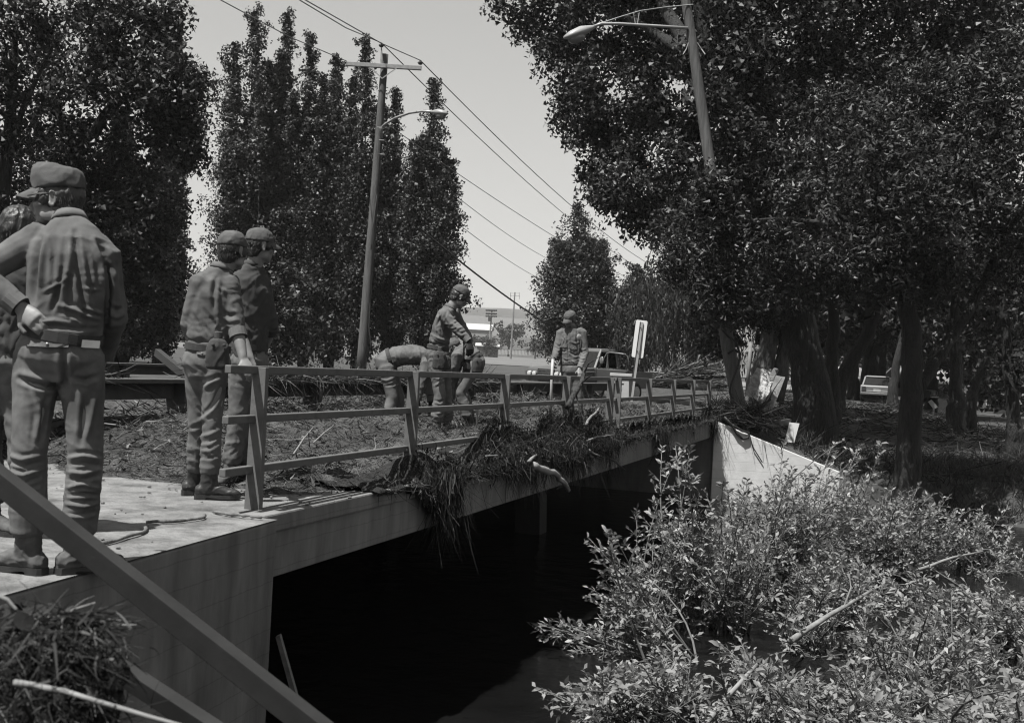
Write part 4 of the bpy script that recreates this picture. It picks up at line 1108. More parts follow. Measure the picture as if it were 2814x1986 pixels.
fibre('hanging_straw', [ribbons(P, Dr, Ln, np.where((np.random.default_rng(3).random(len(P)) < .6) & (np.array(Ln) < .055), .020, .0055), .9, 3, .35, 12)], M_dstraw)
tag(bpy.data.objects['hanging_straw'], 'straw and roots hanging over the curb and railing', 'straw')
# long root beards under the curb
parts = []
for (a, n, ln) in ((2.45, 300, .58), (2.7, 260, .66), (4.4, 110, .3), (5.0, 180, .42), (5.6, 90, .3), (6.6, 200, .44), (7.2, 180, .44), (8.4, 120, .36), (9.0, 90, .35), (12.2, 180, .5), (12.9, 140, .55), (18.9, 240, .5), (16, 60, .3)):
    P = [tuple(br(a + rd.gauss(0, .09), .25 + abs(rd.gauss(0, .05)), rd.uniform(-.12, .12))) for _ in range(n)]
    Dr = [tuple(BD * rd.gauss(0, .16) + BL * rd.gauss(.03, .12) - UP) for _ in range(n)]
    parts.append(ribbons(P, Dr, np.random.default_rng(int(a * 10)).uniform(.2, 1, n) ** 1.3 * ln, .009, .3, 5, .05, int(a * 7)))
fibre('hanging_roots', parts, M_dstraw)
tag(bpy.data.objects['hanging_roots'], 'long dark root beards trailing below the curb', 'roots')

# bigger pieces one can pick out
def stick(label, pts, rad, m=M_stick, name='stick', n=8, twigs=0, seed=0, group=None):
    pts = [Vector(p) for p in pts]
    rd_ = random.Random(seed + len(label))
    P_ = [];
    for i in range(len(pts) - 1):
        for k in range(3): P_.append(lerp(pts[i], pts[i + 1], k / 3) + Vector((rd_.gauss(0, 1), rd_.gauss(0, 1), rd_.gauss(0, 1))) * rad * .14)
    P_.append(pts[-1])
    t = thing(name, label, name.replace('_', ' '), pts[0], group)
    MB().tube(P_, [lerp(rad, rad * .55, i / (len(P_) - 1)) for i in range(len(P_))], n, rough=.25).build('stem', m, t, smooth=True)
    for k in range(twigs):
        u = rd_.uniform(.3, 1); q = P_[int(u * (len(P_) - 1))]
        d = Vector((rd_.gauss(0, 1), rd_.gauss(0, 1), rd_.gauss(.1, 1))).normalized() * rad * rd_.uniform(6, 14)
        MB().tube([q, q + d * .6 + Vector((rd_.gauss(0, 1), 0, rd_.gauss(0, 1))) * rad, q + d], [rad * .3, rad * .22, rad * .1], 5).build('twig', m, t)
    return t
def bpix(px, py, l):
    """the point on the plane l across the bridge that the pixel sees"""
    d = (at(px, py, 1.0) - EYE)
    k = (BL * l + P0 - EYE).dot(BL) / d.dot(BL)
    return EYE + d * k
stick('thick bare limb hanging over the curb, pale and forked', [bpix(1466, 1276, .40), bpix(1488, 1288, .42), bpix(1520, 1300, .46), bpix(1546, 1322, .48), bpix(1562, 1347, .46)], .042, M_pale, 'branch', 10)
stick('short pale stub pointing up beside the hanging limb', [bpix(1453, 1268, .38), bpix(1463, 1258, .36), bpix(1474, 1250, .32)], .02, M_pale, 'branch')
stick('rough dark branch propped against the rail by the staff', [bpix(1556, 1118, .10), bpix(1578, 1085, .12), bpix(1592, 1062, .14), bpix(1602, 1035, .14), bpix(1608, 1012, .12)], .040, M_branch, 'branch', 10, 4)
stick('slim stick slanting up at the joint between the railings', [bpix(1610, 1165, .2), bpix(1618, 1150, .16), bpix(1640, 1130, .10), bpix(1652, 1112, .06)], .02, M_stick, 'stick')
stick('forked grey branch trailing below the railing joint', [bpix(1655, 1245, .3), bpix(1680, 1262, .36), bpix(1705, 1280, .38), bpix(1718, 1293, .36)], .013, M_branch, 'branch', 6, 6)
stick('thin bare branch on the curb right of the pale limb', [bpix(1612, 1212, .28), bpix(1640, 1200, .3), bpix(1660, 1198, .3), bpix(1690, 1194, .28)], .014, M_stick, 'stick', 6, 3)
stick('crooked stick on the fascia below the middle railing', [bpix(1618, 1236, .33), bpix(1630, 1246, .36), bpix(1648, 1252, .35)], .018, M_stick, 'stick', 6)
stick('bent twig caught under the second bay', [bpix(1335, 1252, .36), bpix(1368, 1251, .38), bpix(1371, 1266, .38)], .008, M_stick, 'stick', 5)
stick('long straight cane lying across the first railing bay', [bpix(805, 1250, -.6), bpix(835, 1205, -.9), bpix(860, 1175, -1.1)], .009, M_stick, 'stick', 6)
stick('second long cane in the first railing bay, nearer its second post', [bpix(862, 1216, -.5), bpix(890, 1190, -.7), bpix(918, 1168, -1)], .008, M_stick, 'stick', 6)
stick('broken pale root end lying behind the men on the walkway', [at(388, 1211, 9.6), at(404, 1204, 9.6), at(418, 1200, 9.6)], .035, M_pale, 'stick', 8)
stick('pale stick end on the mud before the parapet', [at(418, 1201, 9.9), at(436, 1196, 9.9)], .02, M_stick, 'stick', 8)
stick('upright short stake in the debris near the third post', [bpix(1497, 1165, -.4), bpix(1499, 1130, -.4)], .018, M_pale, 'stick', 7)
stick('upright thin stake behind the second bay', [bpix(1310, 1180, -.7), bpix(1312, 1115, -.7)], .012, M_pale, 'stick', 7)
stick('weathered log lying on the mud past the second railing', [at(1905, 1063, 30), at(1970, 1060, 30)], .10, M_pale, 'log', 10)
# boards
def board(label, p, t_, name='board', m=M_pale, cat='board'):
    o = MB().slab(p, t_).build(name, m, None, p[0])
    tag(o, label, cat)
board('short split board on the trash of the second bay', [bpix(1195, 1228, .06), bpix(1246, 1231, .12), bpix(1243, 1242, .16), bpix(1203, 1240, .10)], (0, .01, -.02))
board('weathered plank leaning on the near abutment over dark water', [at(757, 1750, 6.6), at(768, 1745, 6.6), at(818, 1922, 6.9), at(805, 1925, 6.9)], (.0, .05, 0), 'plank', M_stick, 'plank')
board('pale scrap of board by the second post of the far railing', [bpix(1805, 1140, -.3), bpix(1820, 1136, -.5), bpix(1824, 1150, -.5), bpix(1808, 1153, -.3)], (0, 0, -.02))
# wreckage at the far wing
D = 27
M_tornp = mat('torn_panel', .30, var=.5, scale=7, bump=.6, bscale=20, dist=.03, stain=.8, sscale=3, sg=.35)
t = thing('torn_slab', 'rough whitish slab tilted against the cottonwood trunk', 'slab', at(2060, 1110, D))
V, n = [], 14
for i in range(n):
    for j in range(n):
        u, v = i / (n - 1), j / (n - 1)
        e = at(lerp(lerp(2078, 2140, u), lerp(2044, 2100, u), v) + 5 * noise.noise((u * 5, v * 5, 1)), lerp(lerp(1012, 1016, u), lerp(1085, 1105, u), v) + 5 * noise.noise((u * 5, v * 5, 7)), D + .5 - .9 * v)
        V.append(e + Vector((0, 1, 0)) * (.09 * fbm((u * 9, v * 9, 2), 3)))
nn = len(V)
F = [(i * n + j, i * n + j + 1, (i + 1) * n + j + 1, (i + 1) * n + j) for i in range(n - 1) for j in range(n - 1)]
V2 = [v + Vector((.05, .16, .0)) for v in V]
rim = [i * n for i in range(n)] + [(n - 1) * n + j for j in range(1, n)] + [i * n + n - 1 for i in range(n - 2, -1, -1)] + [j for j in range(n - 2, 0, -1)]
F2 = F + [tuple(nn + k for k in reversed(f)) for f in F] + [(rim[k], rim[(k + 1) % len(rim)], nn + rim[(k + 1) % len(rim)], nn + rim[k]) for k in range(len(rim))]
MB().add(V + V2, F2).build('slab', mat('shredded_white', .55, var=.45, scale=9, bump=1, bscale=22, dist=.06, stain=.6, sscale=5, sg=.4), t)
board('tall tilted wooden panel right of the whitish slab', [at(2132, 1031, D - .3), at(2158, 1036, D - .3), at(2118, 1140, D - .8), at(2096, 1128, D - .8)], (.02, .06, 0), 'panel', M_tornp, 'panel')
board('narrow broken board standing above the whitish slab', [at(2128, 1010, D), at(2139, 1013, D), at(2125, 1042, D - .1), at(2112, 1038, D - .1)], (.0, .05, 0), 'board', M_tornp)
board('small white sheet hanging beside the big trunk', [at(2170, 1160, 26.2), at(2197, 1163, 26.2), at(2182, 1218, 26.0), at(2156, 1213, 26.0)], (.0, .015, 0), 'white_sheet', M_white, 'sheet')
MB().beam(at(2070, 1172, 26), at(2170, 1158, 26.4), .09, .13).build('beam', M_old, None, at(2070, 1172, 26))
tag(bpy.data.objects['beam'], 'level broken timber beam behind the wing wall', 'beam')
MB().beam(at(2040, 1160, 26.6), at(2118, 1096, 27), .07, .09).build('beam', M_branch, None, at(2040, 1160, 26.6))
tag(bpy.data.objects['beam.001'], 'dark slanting timber across the tilted panel', 'beam')
stick('black jagged branch in front of the tilted panel', [at(2060, 1150, 26.2), at(2095, 1118, 26.2), at(2118, 1096, 26.2)], .05, M_branch, 'branch', 8, 4)
# trash on the bank by the leaning pole
P = [tuple(at(random.uniform(1945, 2110), 1150, random.uniform(24.8, 27.5))) for _ in range(3500)]
P = [(x, y, gz(x, y) + random.random() ** 2 * .35) for x, y, z in P]
P = [(x, y, max(z, .02 + random.random() ** 2 * .35 - max(0, x - 5.4) * .3)) for x, y, z in P]
fibre('bank_trash', [ribbons(P, [(random.gauss(0, 1), random.gauss(0, 1), random.gauss(.1, .4)) for _ in P], np.random.default_rng(15).uniform(.15, .6, len(P)), .02, .4, 3, .1, 15)], M_dstraw)
tag(bpy.data.objects['bank_trash'], 'dark flood trash heaped at the foot of the leaning pole', 'debris')
# brush heap past the far end
D = 62
t = thing('brush_heap', 'long heap of pale cut brush beyond the far railing', 'brush heap', at(1860, 1062, D))
rd = random.Random(33); P, Dr, Ln = [], [], []
for k in range(2600):
    u = rd.random(); x = lerp(1765, 1950, u); hgt = np.interp(u, [0, .35, .75, .9, 1], [.2, 1.0, 1.5, 1.2, .2])
    c = at(x, 1066, D + rd.gauss(0, .8)); P.append((c.x, c.y, gz(c.x, c.y) + rd.random() * hgt))
    Dr.append((rd.gauss(1.0, .5), rd.gauss(0, .5), rd.gauss(.22, .22))); Ln.append(rd.uniform(.5, 1.8))
fibre('twigs', [ribbons(P, Dr, Ln, .05, .2, 3, .05, 33)], M_straw, t)
for k in range(14):
    x = rd.uniform(1780, 1930); c = at(x, rd.uniform(1020, 1055), D - .9)
    MB().tube([c, c + Vector((rd.uniform(.6, 1.6), rd.gauss(0, .3), rd.uniform(-.1, .7)))], [.05, .03], 6).build('bough', M_stick, t)

# fallen rails close to the camera
M_iron = mat('angle_iron', .045, spec=.1, rough=.8, var=.25, scale=6, bump=.2, bscale=40, dist=.004)
def angle_bar(label, p0, p1, w, nrm):
    t_ = (p1 - p0).normalized(); nrm = (nrm - t_ * nrm.dot(t_)).normalized(); s_ = t_.cross(nrm)
    t = thing('fallen_rail', label, 'rail', p0)
    MB().beam(p0 + s_ * 0, p1 + s_ * 0, w, .008, nrm).build('face', M_iron, t, bevel=.002)
    e = s_ * (w / 2 - .004)
    MB().beam(p0 - e - nrm * w * .30, p1 - e - nrm * w * .30, .008, w * .55, nrm).build('flange', M_iron, t, bevel=.002)
    return t
angle_bar('dark angle iron slanting across the lower left corner', at(-90, 1262, 2.75), at(900, 2040, 2.45), .058, Vector((.45, -.85, -.45)))
angle_bar('second dark angle iron, lower and shorter than the first', at(200, 1770, 2.6), at(640, 2060, 2.45), .05, Vector((.45, -.85, -.45)))

# straw tuft close to the lens, lower left
rd = random.Random(44)
D = 2.0
P, Dr, Ln = [], [], []
for k in range(3600):
    u = rd.random()
    c = at(rd.gauss(170 - 60 * u, 80), lerp(1690, 2000, u ** .8) + rd.gauss(0, 16), D + rd.gauss(0, .10))
    P.append(tuple(c)); Dr.append((rd.gauss(.25, .9), rd.gauss(0, .5), rd.gauss(-.5, .5))); Ln.append(rd.uniform(.015, .065))
parts = [ribbons(P, Dr, Ln, np.random.default_rng(44).uniform(.0015, .006, len(P)), .7, 4, .4, 44)]
t = thing('straw_tuft', 'blurred tuft of straw and roots in the lower left corner', 'straw tuft', at(150, 1960, D))
fibre('stems', parts, M_dstraw, t)
P = [tuple(at(rd.gauss(180, 55), rd.gauss(1712, 14), D - .06)) for _ in range(260)]
fibre('pale_stems', [ribbons(P, [(rd.gauss(.6, .6), rd.gauss(0, .4), rd.gauss(.05, .35)) for _ in P], np.random.default_rng(46).uniform(.02, .08, len(P)), .0035, .5, 4, .2, 46)], M_straw, t)
mb = MB()
n = 9; V = []
for i in range(n):
    for j in range(n):
        u, v = i / (n - 1), j / (n - 1)
        c = at(lerp(-80, 300, u) - 40 * v + 45 * noise.noise((u * 3, v * 5, 11)), lerp(1700 + 330 * max(0, u - .45), 2080, v) + 40 * noise.noise((u * 4, v * 4, 1)), D + .15 + .06 * noise.noise((u * 6, v * 6, 4)))
        V.append(c)
F = [(i * n + j, i * n + j + 1, (i + 1) * n + j + 1, (i + 1) * n + j) for i in range(n - 1) for j in range(n - 1)]
V2 = [v + Vector((0, .12, 0)) for v in V]; nn = len(V)
rim = [i * n for i in range(n)] + [(n - 1) * n + j for j in range(1, n)] + [i * n + n - 1 for i in range(n - 2, -1, -1)] + [j for j in range(n - 2, 0, -1)]
mb.add(V + V2, F + [tuple(nn + k for k in reversed(f)) for f in F] + [(rim[k], rim[(k + 1) % len(rim)], nn + rim[(k + 1) % len(rim)], nn + rim[k]) for k in range(len(rim))])
mb.build('clod', M_matted, t, smooth=True)
def dry_leaf(label, c, X, Z, w, h, parent=None):
    V = []
    for i in range(5):
        for j in range(5):
            u, v = i / 2 - 1, j / 2 - 1
            k = (1 - .25 * v * v) * (1 - .15 * abs(v))
            V.append(c + X * (u * w / 2 * k) + Z * (v * h / 2 * (1 - .2 * u * u)) + X.cross(Z) * (.18 * w * u * u + .1 * h * v))
    F = [(i * 5 + j, i * 5 + j + 1, (i + 1) * 5 + j + 1, (i + 1) * 5 + j) for i in range(4) for j in range(4)]
    V2 = [v + X.cross(Z) * .002 for v in V]
    o = MB().add(V + V2, F + [tuple(25 + k for k in reversed(f)) for f in F]).build('dry_leaf', M_pale, None, c, smooth=True)
    tag(o, label, 'leaf')
dry_leaf('blurred pale leaf at the left end of the straw tuft', at(70, 1702, 1.9), Vector((.9, 0, .45)).normalized(), Vector((-.4, -.3, .85)).normalized(), .034, .04)
dry_leaf('curled pale leaf on the right of the straw tuft', at(275, 1702, 1.95), Vector((.95, 0, .3)).normalized(), Vector((-.2, -.5, .8)).normalized(), .042, .018)
stick('long curved cane sweeping under the straw tuft', [at(40, 1872, 1.8), at(180, 1900, 1.78), at(330, 1945, 1.76), at(560, 2010, 1.74)], .0055, M_stick, 'cane', 7)
stick('thin straw cane pointing right above the dark iron', [at(150, 1690, 1.95), at(262, 1655, 1.95)], .003, M_stick, 'cane', 6)
stick('thin straw cane lying level beside the curled leaf', [at(255, 1718, 1.95), at(376, 1716, 1.95)], .0025, M_stick, 'cane', 6)
stick('pale bent cane entering from the left edge', [at(-20, 1628, 1.9), at(20, 1648, 1.9), at(52, 1682, 1.9)], .005, M_stick, 'cane', 6)

# clods of dried mud on the near slab
rd = random.Random(91); mb = MB()
for k in range(260):
    a = rd.uniform(-3.6, 1.2); l = rd.uniform(-3.0, .3)
    if rd.random() > .15 + .85 * sstep(-2.5, .8, a): continue
    r = rd.uniform(.003, .013)
    c = br(a, min(l, .3), .012 + max(0, mud_h(a, l)))
    mb.ell(c, (r * rd.uniform(.8, 1.8), r * rd.uniform(.8, 1.5), r * rd.uniform(.4, .8)), nu=6, nv=4)
o = mb.build('mud_clods', mat('dry_clod', .20, var=.4, scale=30, bump=.5, bscale=60, dist=.01)); o['kind'] = 'stuff'
tag(o, 'small clods of dried mud on the near slab', 'mud')
for k, (pts, lb) in enumerate((([br(-.34, -.05, .02), br(-.36, .1, .022), br(-.37, .22, .022), br(-.36, .29, .02)], 'curled rope of dried mud over the corner of the slab'),
                               ([br(-.9, -.1, .02), br(-.75, .02, .022), br(-.62, .05, .022), br(-.5, .0, .02)], 'dried mud ridge crossing the shadows on the slab'), ([br(-1.7, .12, .02), br(-1.45, .14, .02), br(-1.2, .1, .02), br(-1.0, -.02, .02)], 'long dried mud ridge beside the slab edge'))):
    P_ = [lerp(pts[i], pts[i + 1], q / 4) + Vector((rd.gauss(0, .006), rd.gauss(0, .006), rd.gauss(0, .002))) for i in range(len(pts) - 1) for q in range(4)] + [pts[-1]]
    o = MB().tube(P_, [.006 + .006 * rd.random() for _ in P_], 7, rough=.5).build('mud_ridge', MATS['dry_clod'], None, pts[0], smooth=True)
    tag(o, lb, 'mud')
# ------------------------------------------------------------------ saplings along the creek
M_sap = island_mat('sapling_leaf', .14, .54, .5, .3, .28, 1.2)
M_stem = mat('sapling_stem', .17, var=.3, scale=10, bump=.2, bscale=40, dist=.005)
def leaf_proto():
    me = bpy.data.meshes.new('leaf')
    V = [(0, 0, 0)]
    for u, w in ((.2, .13), (.45, .2), (.72, .15)):
        z = .10 * math.sin(u * 2.4)
        V += [(u, -w, z + .07), (u, 0, z), (u, w, z + .07)]
    V.append((1, 0, -.02))
    F = [(0, 1, 2), (0, 2, 3), (1, 4, 5, 2), (2, 5, 6, 3), (4, 7, 8, 5), (5, 8, 9, 6), (7, 10, 8), (8, 10, 9)]
    me.from_pydata(V, [], F); me.materials.append(M_sap); me.update()
    me.polygons.foreach_set('use_smooth', [True] * len(me.polygons))
    return me
LEAF = leaf_proto()
def shrub(label, base, D, tips, seed, per=110, rep=4, spread=60, ls=.075, nobj=60, dD=.7):
    global rng
    rng = np.random.default_rng(seed); rd = random.Random(seed)
    b = at(*base, D); b.z = max(b.z, -2.1)
    t = thing('sapling', label, 'sapling', b, 'saplings along the creek')
    st = MB(); LP, LA, LN, LS = [], [], [], []
    for (x, y) in tips:
        for k in range(rep):
            j = 0 if k == 0 else 1
            tip = at(x + rd.gauss(0, spread) * j, y + abs(rd.gauss(0, spread * .8)) * j, D + rd.gauss(0, dD))
            foot = b + Vector((rd.gauss(0, .25), rd.gauss(0, .25), 0))
            side = Vector((rd.gauss(0, .12), rd.gauss(0, .12), 0)) * (tip - foot).length
            pts = [lerp(foot, tip, u) + side * (u * (1 - u) * 2) + UP * (.10 * (tip - foot).length * u * (1 - u)) for u in [i / 7 for i in range(8)]]
            st.tube(pts, [lerp(.013, .004, i / 7) * (1 if k else 1.25) for i in range(8)], 5)
            ln = (tip - foot).length
            nt_ = max(4, int(per / 9))
            for q in range(nt_):
                u = lerp(.30, 1.0, ((q + rd.random()) / nt_) ** .8)
                i = min(6, int(u * 7)); p = lerp(pts[i], pts[i + 1], u * 7 - i)
                ax = (pts[i + 1] - pts[i]).normalized()
                an = q * 2.4 + rd.random()
                s1 = perp(ax); s2 = ax.cross(s1)
                d = (ax * (.6 + .5 * rd.random()) + (s1 * math.cos(an) + s2 * math.sin(an)) * .9).normalized()
                tl = (.10 + .30 * (1 - u)) * rd.uniform(.7, 1.4)
                if q == nt_ - 1: d, tl = ax, .12
                e = p + d * tl - UP * .10 * tl
                st.tube([p, lerp(p, e, .5) + UP * .04 * tl, e], [.0045, .0035, .002], 4, False)
                nf = 5 + int(tl * 16)
                for m_ in range(nf):
                    v = (m_ + .6) / nf
                    c = lerp(p, e, v)
                    s_ = perp(d) * (1 if m_ % 2 else -1) + Vector((rd.gauss(0, .4), rd.gauss(0, .4), rd.gauss(0, .4)))
                    la = (d * .7 + s_ * .8 + UP * rd.gauss(0, .25)).normalized()
                    nn_ = (UP * .8 + Vector((rd.gauss(0, .6), rd.gauss(0, .6), rd.gauss(0, .4)))); nn_ = (nn_ - la * nn_.dot(la)).normalized()
                    LP.append(tuple(c)); LA.append(tuple(la)); LN.append(tuple(nn_)); LS.append(ls * rd.uniform(.6, 1.25))
    st.build('stem', M_stem, t, smooth=True)
    n = len(LP)
    LP, LA, LN, LS = np.array(LP), np.array(LA), np.array(LN), np.array(LS)
    pick = set(np.argsort(LP[:, 1] - 1.2 * LP[:, 2] + rng.random(n) * .8)[:nobj].tolist())
    rest = np.array([i for i in range(n) if i not in pick])
    C = LP[rest] + LA[rest] * (LS[rest] * .55)[:, None]
    o = link('foliage', leaf_mesh('foliage', C, LN[rest], LS[rest], .42, .09, LA[rest]), M_sap, t); o['kind'] = 'stuff'
    for i in pick:
        x = Vector(LA[i]); z = Vector(LN[i]); y = z.cross(x)
        o = bpy.data.objects.new('leaf', LEAF); COL.objects.link(o); o.parent = t
        p = Vector(LP[i]) - ORG[t]; s = LS[i] * 1.15
        o.matrix_basis = Matrix(((x.x * s, y.x * s, z.x * s, p.x), (x.y * s, y.y * s, z.y * s, p.y), (x.z * s, y.z * s, z.z * s, p.z), (0, 0, 0, 1)))
shrub('tallest upright sapling standing before the dark bridge opening', (1885, 1900), 12, [(1856, 1225), (1800, 1400), (1905, 1420), (1870, 1530)], 101, 120, 6, 40)
shrub('sapling reaching far left over the black water', (1830, 1850), 10.5, [(1531, 1707), (1665, 1594), (1670, 1470), (1740, 1560), (1760, 1680)], 102, 100, 5, 34)
shrub('sapling with slim bent stems left of the wing wall foot', (1995, 1895), 12, [(2011, 1480), (1985, 1350), (1930, 1560), (2050, 1420), (2080, 1560)], 103, 110, 6, 60)
shrub('bushy sapling overlapping the sunlit wing wall', (2080, 1850), 15, [(2194, 1320), (2120, 1330), (2250, 1300), (2312, 1212), (2350, 1340), (2200, 1450)], 104, 130, 10, 70)
shrub('bushy sapling below the slim ash trunk', (2380, 1760), 16, [(2450, 1350), (2520, 1345), (2400, 1430), (2580, 1390), (2480, 1460), (2330, 1480)], 105, 130, 11, 80)
shrub('sapling thicket below the right edge of the grove', (2680, 1760), 17, [(2620, 1420), (2700, 1400), (2780, 1450), (2660, 1500), (2815, 1540), (2740, 1560)], 106, 130, 10, 80)
shrub('low sapling at the bottom, left of the pale stick', (1850, 2060), 8, [(1590, 1880), (1680, 1830), (1780, 1850), (1640, 1930), (1850, 1800), (1900, 1900), (1760, 1930)], 107, 100, 8, 50, .065)
shrub('low sapling at the bottom, right of the pale stick', (2150, 2090), 8.5, [(2040, 1770), (2150, 1830), (2000, 1930), (2180, 1900), (2100, 1950), (2260, 1940)], 108, 100, 8, 60, .065)
shrub('leafy sapling in the middle of the right water patch', (2550, 2100), 9.5, [(2450, 1720), (2560, 1660), (2690, 1740), (2600, 1830), (2420, 1840), (2760, 1810), (2500, 1900)], 109, 120, 9, 70, .07)
shrub('sapling leaning in from the right edge', (2800, 1880), 12, [(2790, 1650), (2720, 1600), (2640, 1620), (2560, 1560), (2500, 1600)], 110, 120, 8, 65)
shrub('bright leafy sapling in the bottom right corner', (2620, 2150), 7.2, [(2700, 1930), (2780, 1880), (2600, 1950), (2480, 1960), (2360, 1950), (2810, 1960)], 111, 100, 10, 55, .06)
shrub('thin sapling with bare stems in the open water', (2270, 1900), 11.5, [(2200, 1640), (2300, 1600), (2350, 1690), (2250, 1740), (2160, 1700), (2400, 1780)], 112, 80, 6, 60)
shrub('sapling clump between the water and the wing wall bush', (2330, 1800), 13, [(2240, 1480), (2320, 1520), (2400, 1560), (2180, 1540), (2280, 1600)], 113, 100, 7, 60)
shrub('leafy sapling at the bottom edge, right of centre', (2330, 2110), 7.6, [(2240, 1860), (2330, 1830), (2410, 1900), (2290, 1930), (2180, 1950)], 114, 90, 7, 50, .06)
shrub('tall slender sapling rising before the wing wall', (2060, 1800), 13.5, [(2060, 1330), (2110, 1370), (2010, 1400), (2150, 1290)], 115, 90, 4, 40)
stick('thick pale stick jutting up from the bottom edge', [at(1925, 2005, 7.6), at(1990, 1925, 7.9), at(2080, 1825, 8.4)], .024, M_pale, 'stick', 9)
stick('long bare stick lying in the saplings over the water', [at(2170, 1762, 10), at(2280, 1690, 10.5), at(2395, 1622, 11)], .03, M_stick, 'stick', 8, 4)
stick('slender stick slanting through the lower right leaves', [at(2540, 1838, 9), at(2600, 1785, 9.2), at(2665, 1728, 9.4)], .016, M_stick, 'stick', 7, 2)
stick('thin stick at the right edge of the water', [at(2525, 1565, 13), at(2620, 1530, 13), at(2700, 1515, 13.4)], .02, M_stick, 'stick', 7, 4)

# fallen twigs on the shaded grove floor
P = []
while len(P) < 5200:
    D = random.uniform(20, 60); c = at(random.uniform(2130, 2860), 1200, D)
    a, l = to_al(c.x, D)
    if a < 20.2: continue
    P.append((c.x, D, gz(c.x, D) + .02 + random.random() ** 3 * .15))
fibre('forest_litter', [ribbons(P, [(random.gauss(0, 1), random.gauss(0, .6), random.gauss(.1, .25)) for _ in P], np.random.default_rng(88).uniform(.2, 1.0, len(P)), .03, .3, 3, .1, 88)], M_dstraw)
tag(bpy.data.objects['forest_litter'], 'scattered twigs and litter on the grove floor', 'litter')

# rank grass and brush on the far bank below the grove
P = []
while len(P) < 9000:
    D = random.uniform(17, 30); c = at(random.uniform(2180, 2900), 1200, D)
    a, l = to_al(c.x, D)
    if a < 14 or gz(c.x, D) < -1.75 or (a < 20.3 and l < 5.2): continue
    if random.random() > .3 + 1.3 * max(0, fbm((c.x * .8, D * .8, 77), 2) + .2): continue
    P.append((c.x, D, gz(c.x, D) - .02))
fibre('bank_grass', [ribbons(P, [(random.gauss(0, .5), random.gauss(0, .5), 1) for _ in P], np.random.default_rng(89).uniform(.15, .6, len(P)), .018, .4, 3, .35, 89)], M_wil)
tag(bpy.data.objects['bank_grass'], 'rank grass on the slope below the grove', 'grass')
# ------------------------------------------------------------------ people
M_skin = mat('skin', .30, rough=.55, var=.12, scale=20, bump=.15, bscale=120, dist=.002, spec=.4)
M_hair = mat('dark_hair', .02, rough=.5, var=.5, scale=30, bump=.8, bscale=60, dist=.01, spec=.5, stretch=(1, 1, .4))
M_hair2 = mat('brown_hair', .045, rough=.5, var=.5, scale=30, bump=.8, bscale=60, dist=.01, spec=.5, stretch=(1, 1, .4))
M_fat = mat('fatigue_cloth', .19, rough=.95, var=.3, scale=7, bump=.25, bscale=260, dist=.003, spec=.12, stain=.6, sscale=4, sg=.62)
M_cap = mat('cap_cloth', .15, rough=.95, var=.25, scale=12, bump=.3, bscale=260, dist=.003, spec=.12, stain=.4, sscale=14, sg=.7)
M_fat2 = mat('worn_trousers', .205, rough=.95, var=.32, scale=6, bump=.25, bscale=260, dist=.003, spec=.12, stain=.8, sscale=3.4, sg=.5)
M_dark_shade = mat('shaded_cloth_dark_fittings', .10, rough=.95, var=.16, scale=6, bump=.12, bscale=420, dist=.002, spec=.12, stain=.3, sscale=5, sg=.72)  # dark tone for fittings; on the man beyond it paints in his shade
M_boot = mat('black_boot', .04, rough=.5, var=.5, scale=12, bump=.3, bscale=40, dist=.006, spec=.4)
M_mboot = mat('muddy_boot', .13, rough=.85, var=.5, scale=12, bump=.4, bscale=40, dist=.006, spec=.2)
M_web = mat('webbing', .07, rough=.9, var=.2, scale=20, bump=.3, bscale=200, dist=.003)
M_glove = mat('leather_glove', .022, rough=.6, var=.3, bump=.2, bscale=60, dist=.004)
M_lip = mat('lip', .15, rough=.5, var=.1, bump=0)
M_eye = mat('eye', .3, rough=.2, var=.6, scale=60, bump=0)
M_metal = mat('snap_metal', .5, rough=.3, var=.05, bump=0, metal=.6)

DG = bpy.context.evaluated_depsgraph_get()
def fused(mb, vox, smooth=2):
    """one continuous skin over overlapping closed shapes"""
    tmp = bpy.data.objects.new('tmp', mb.mesh('tmp')); COL.objects.link(tmp)
    r = tmp.modifiers.new('r', 'REMESH'); r.mode = 'VOXEL'; r.voxel_size = vox; r.use_smooth_shade = True
    s = tmp.modifiers.new('s', 'SMOOTH'); s.factor = .5; s.iterations = smooth
    dg = bpy.context.evaluated_depsgraph_get(); dg.update()
    me = bpy.data.meshes.new_from_object(tmp.evaluated_get(dg))
    old = tmp.data
    bpy.data.objects.remove(tmp); bpy.data.meshes.remove(old)
    return me
def folds(me, terms):
    """cloth folds: terms = [(amplitude, (sx, sy, sz), seed, power, mask)]"""
    n = len(me.vertices)
    co = np.empty(n * 3, np.float32); me.vertices.foreach_get('co', co); co = co.reshape(-1, 3)
    nr = np.empty(n * 3, np.float32); me.vertices.foreach_get('normal', nr); nr = nr.reshape(-1, 3)
    d = np.zeros(n)
    for amp, sc, seed, pw, mask in terms:
        for i in range(n):
            p = co[i]
            k = 1.0 if mask is None else mask(p)
            if k < .02: continue
            w = noise.noise((p[0] * 5 + seed, p[1] * 5, p[2] * 5)) * 1.1
            v = noise.noise((p[0] * sc[0] + seed + w, p[1] * sc[1] + w * 2, p[2] * sc[2] + w * 2))
            v = max(0.0, 1 - abs(v) * 2.4)
            d[i] += amp * k * (v ** pw - .3)
    co += nr * d[:, None].astype(np.float32)
    me.vertices.foreach_set('co', co.ravel()); me.update()
    return me
def to_px(co):
    d = co - np.array(EYE)
    z = d @ np.array(c_f)
    return np.stack([CX + FPX * (d @ np.array(c_r)) / z, CY - FPX * (d @ np.array(c_u)) / z], 1)
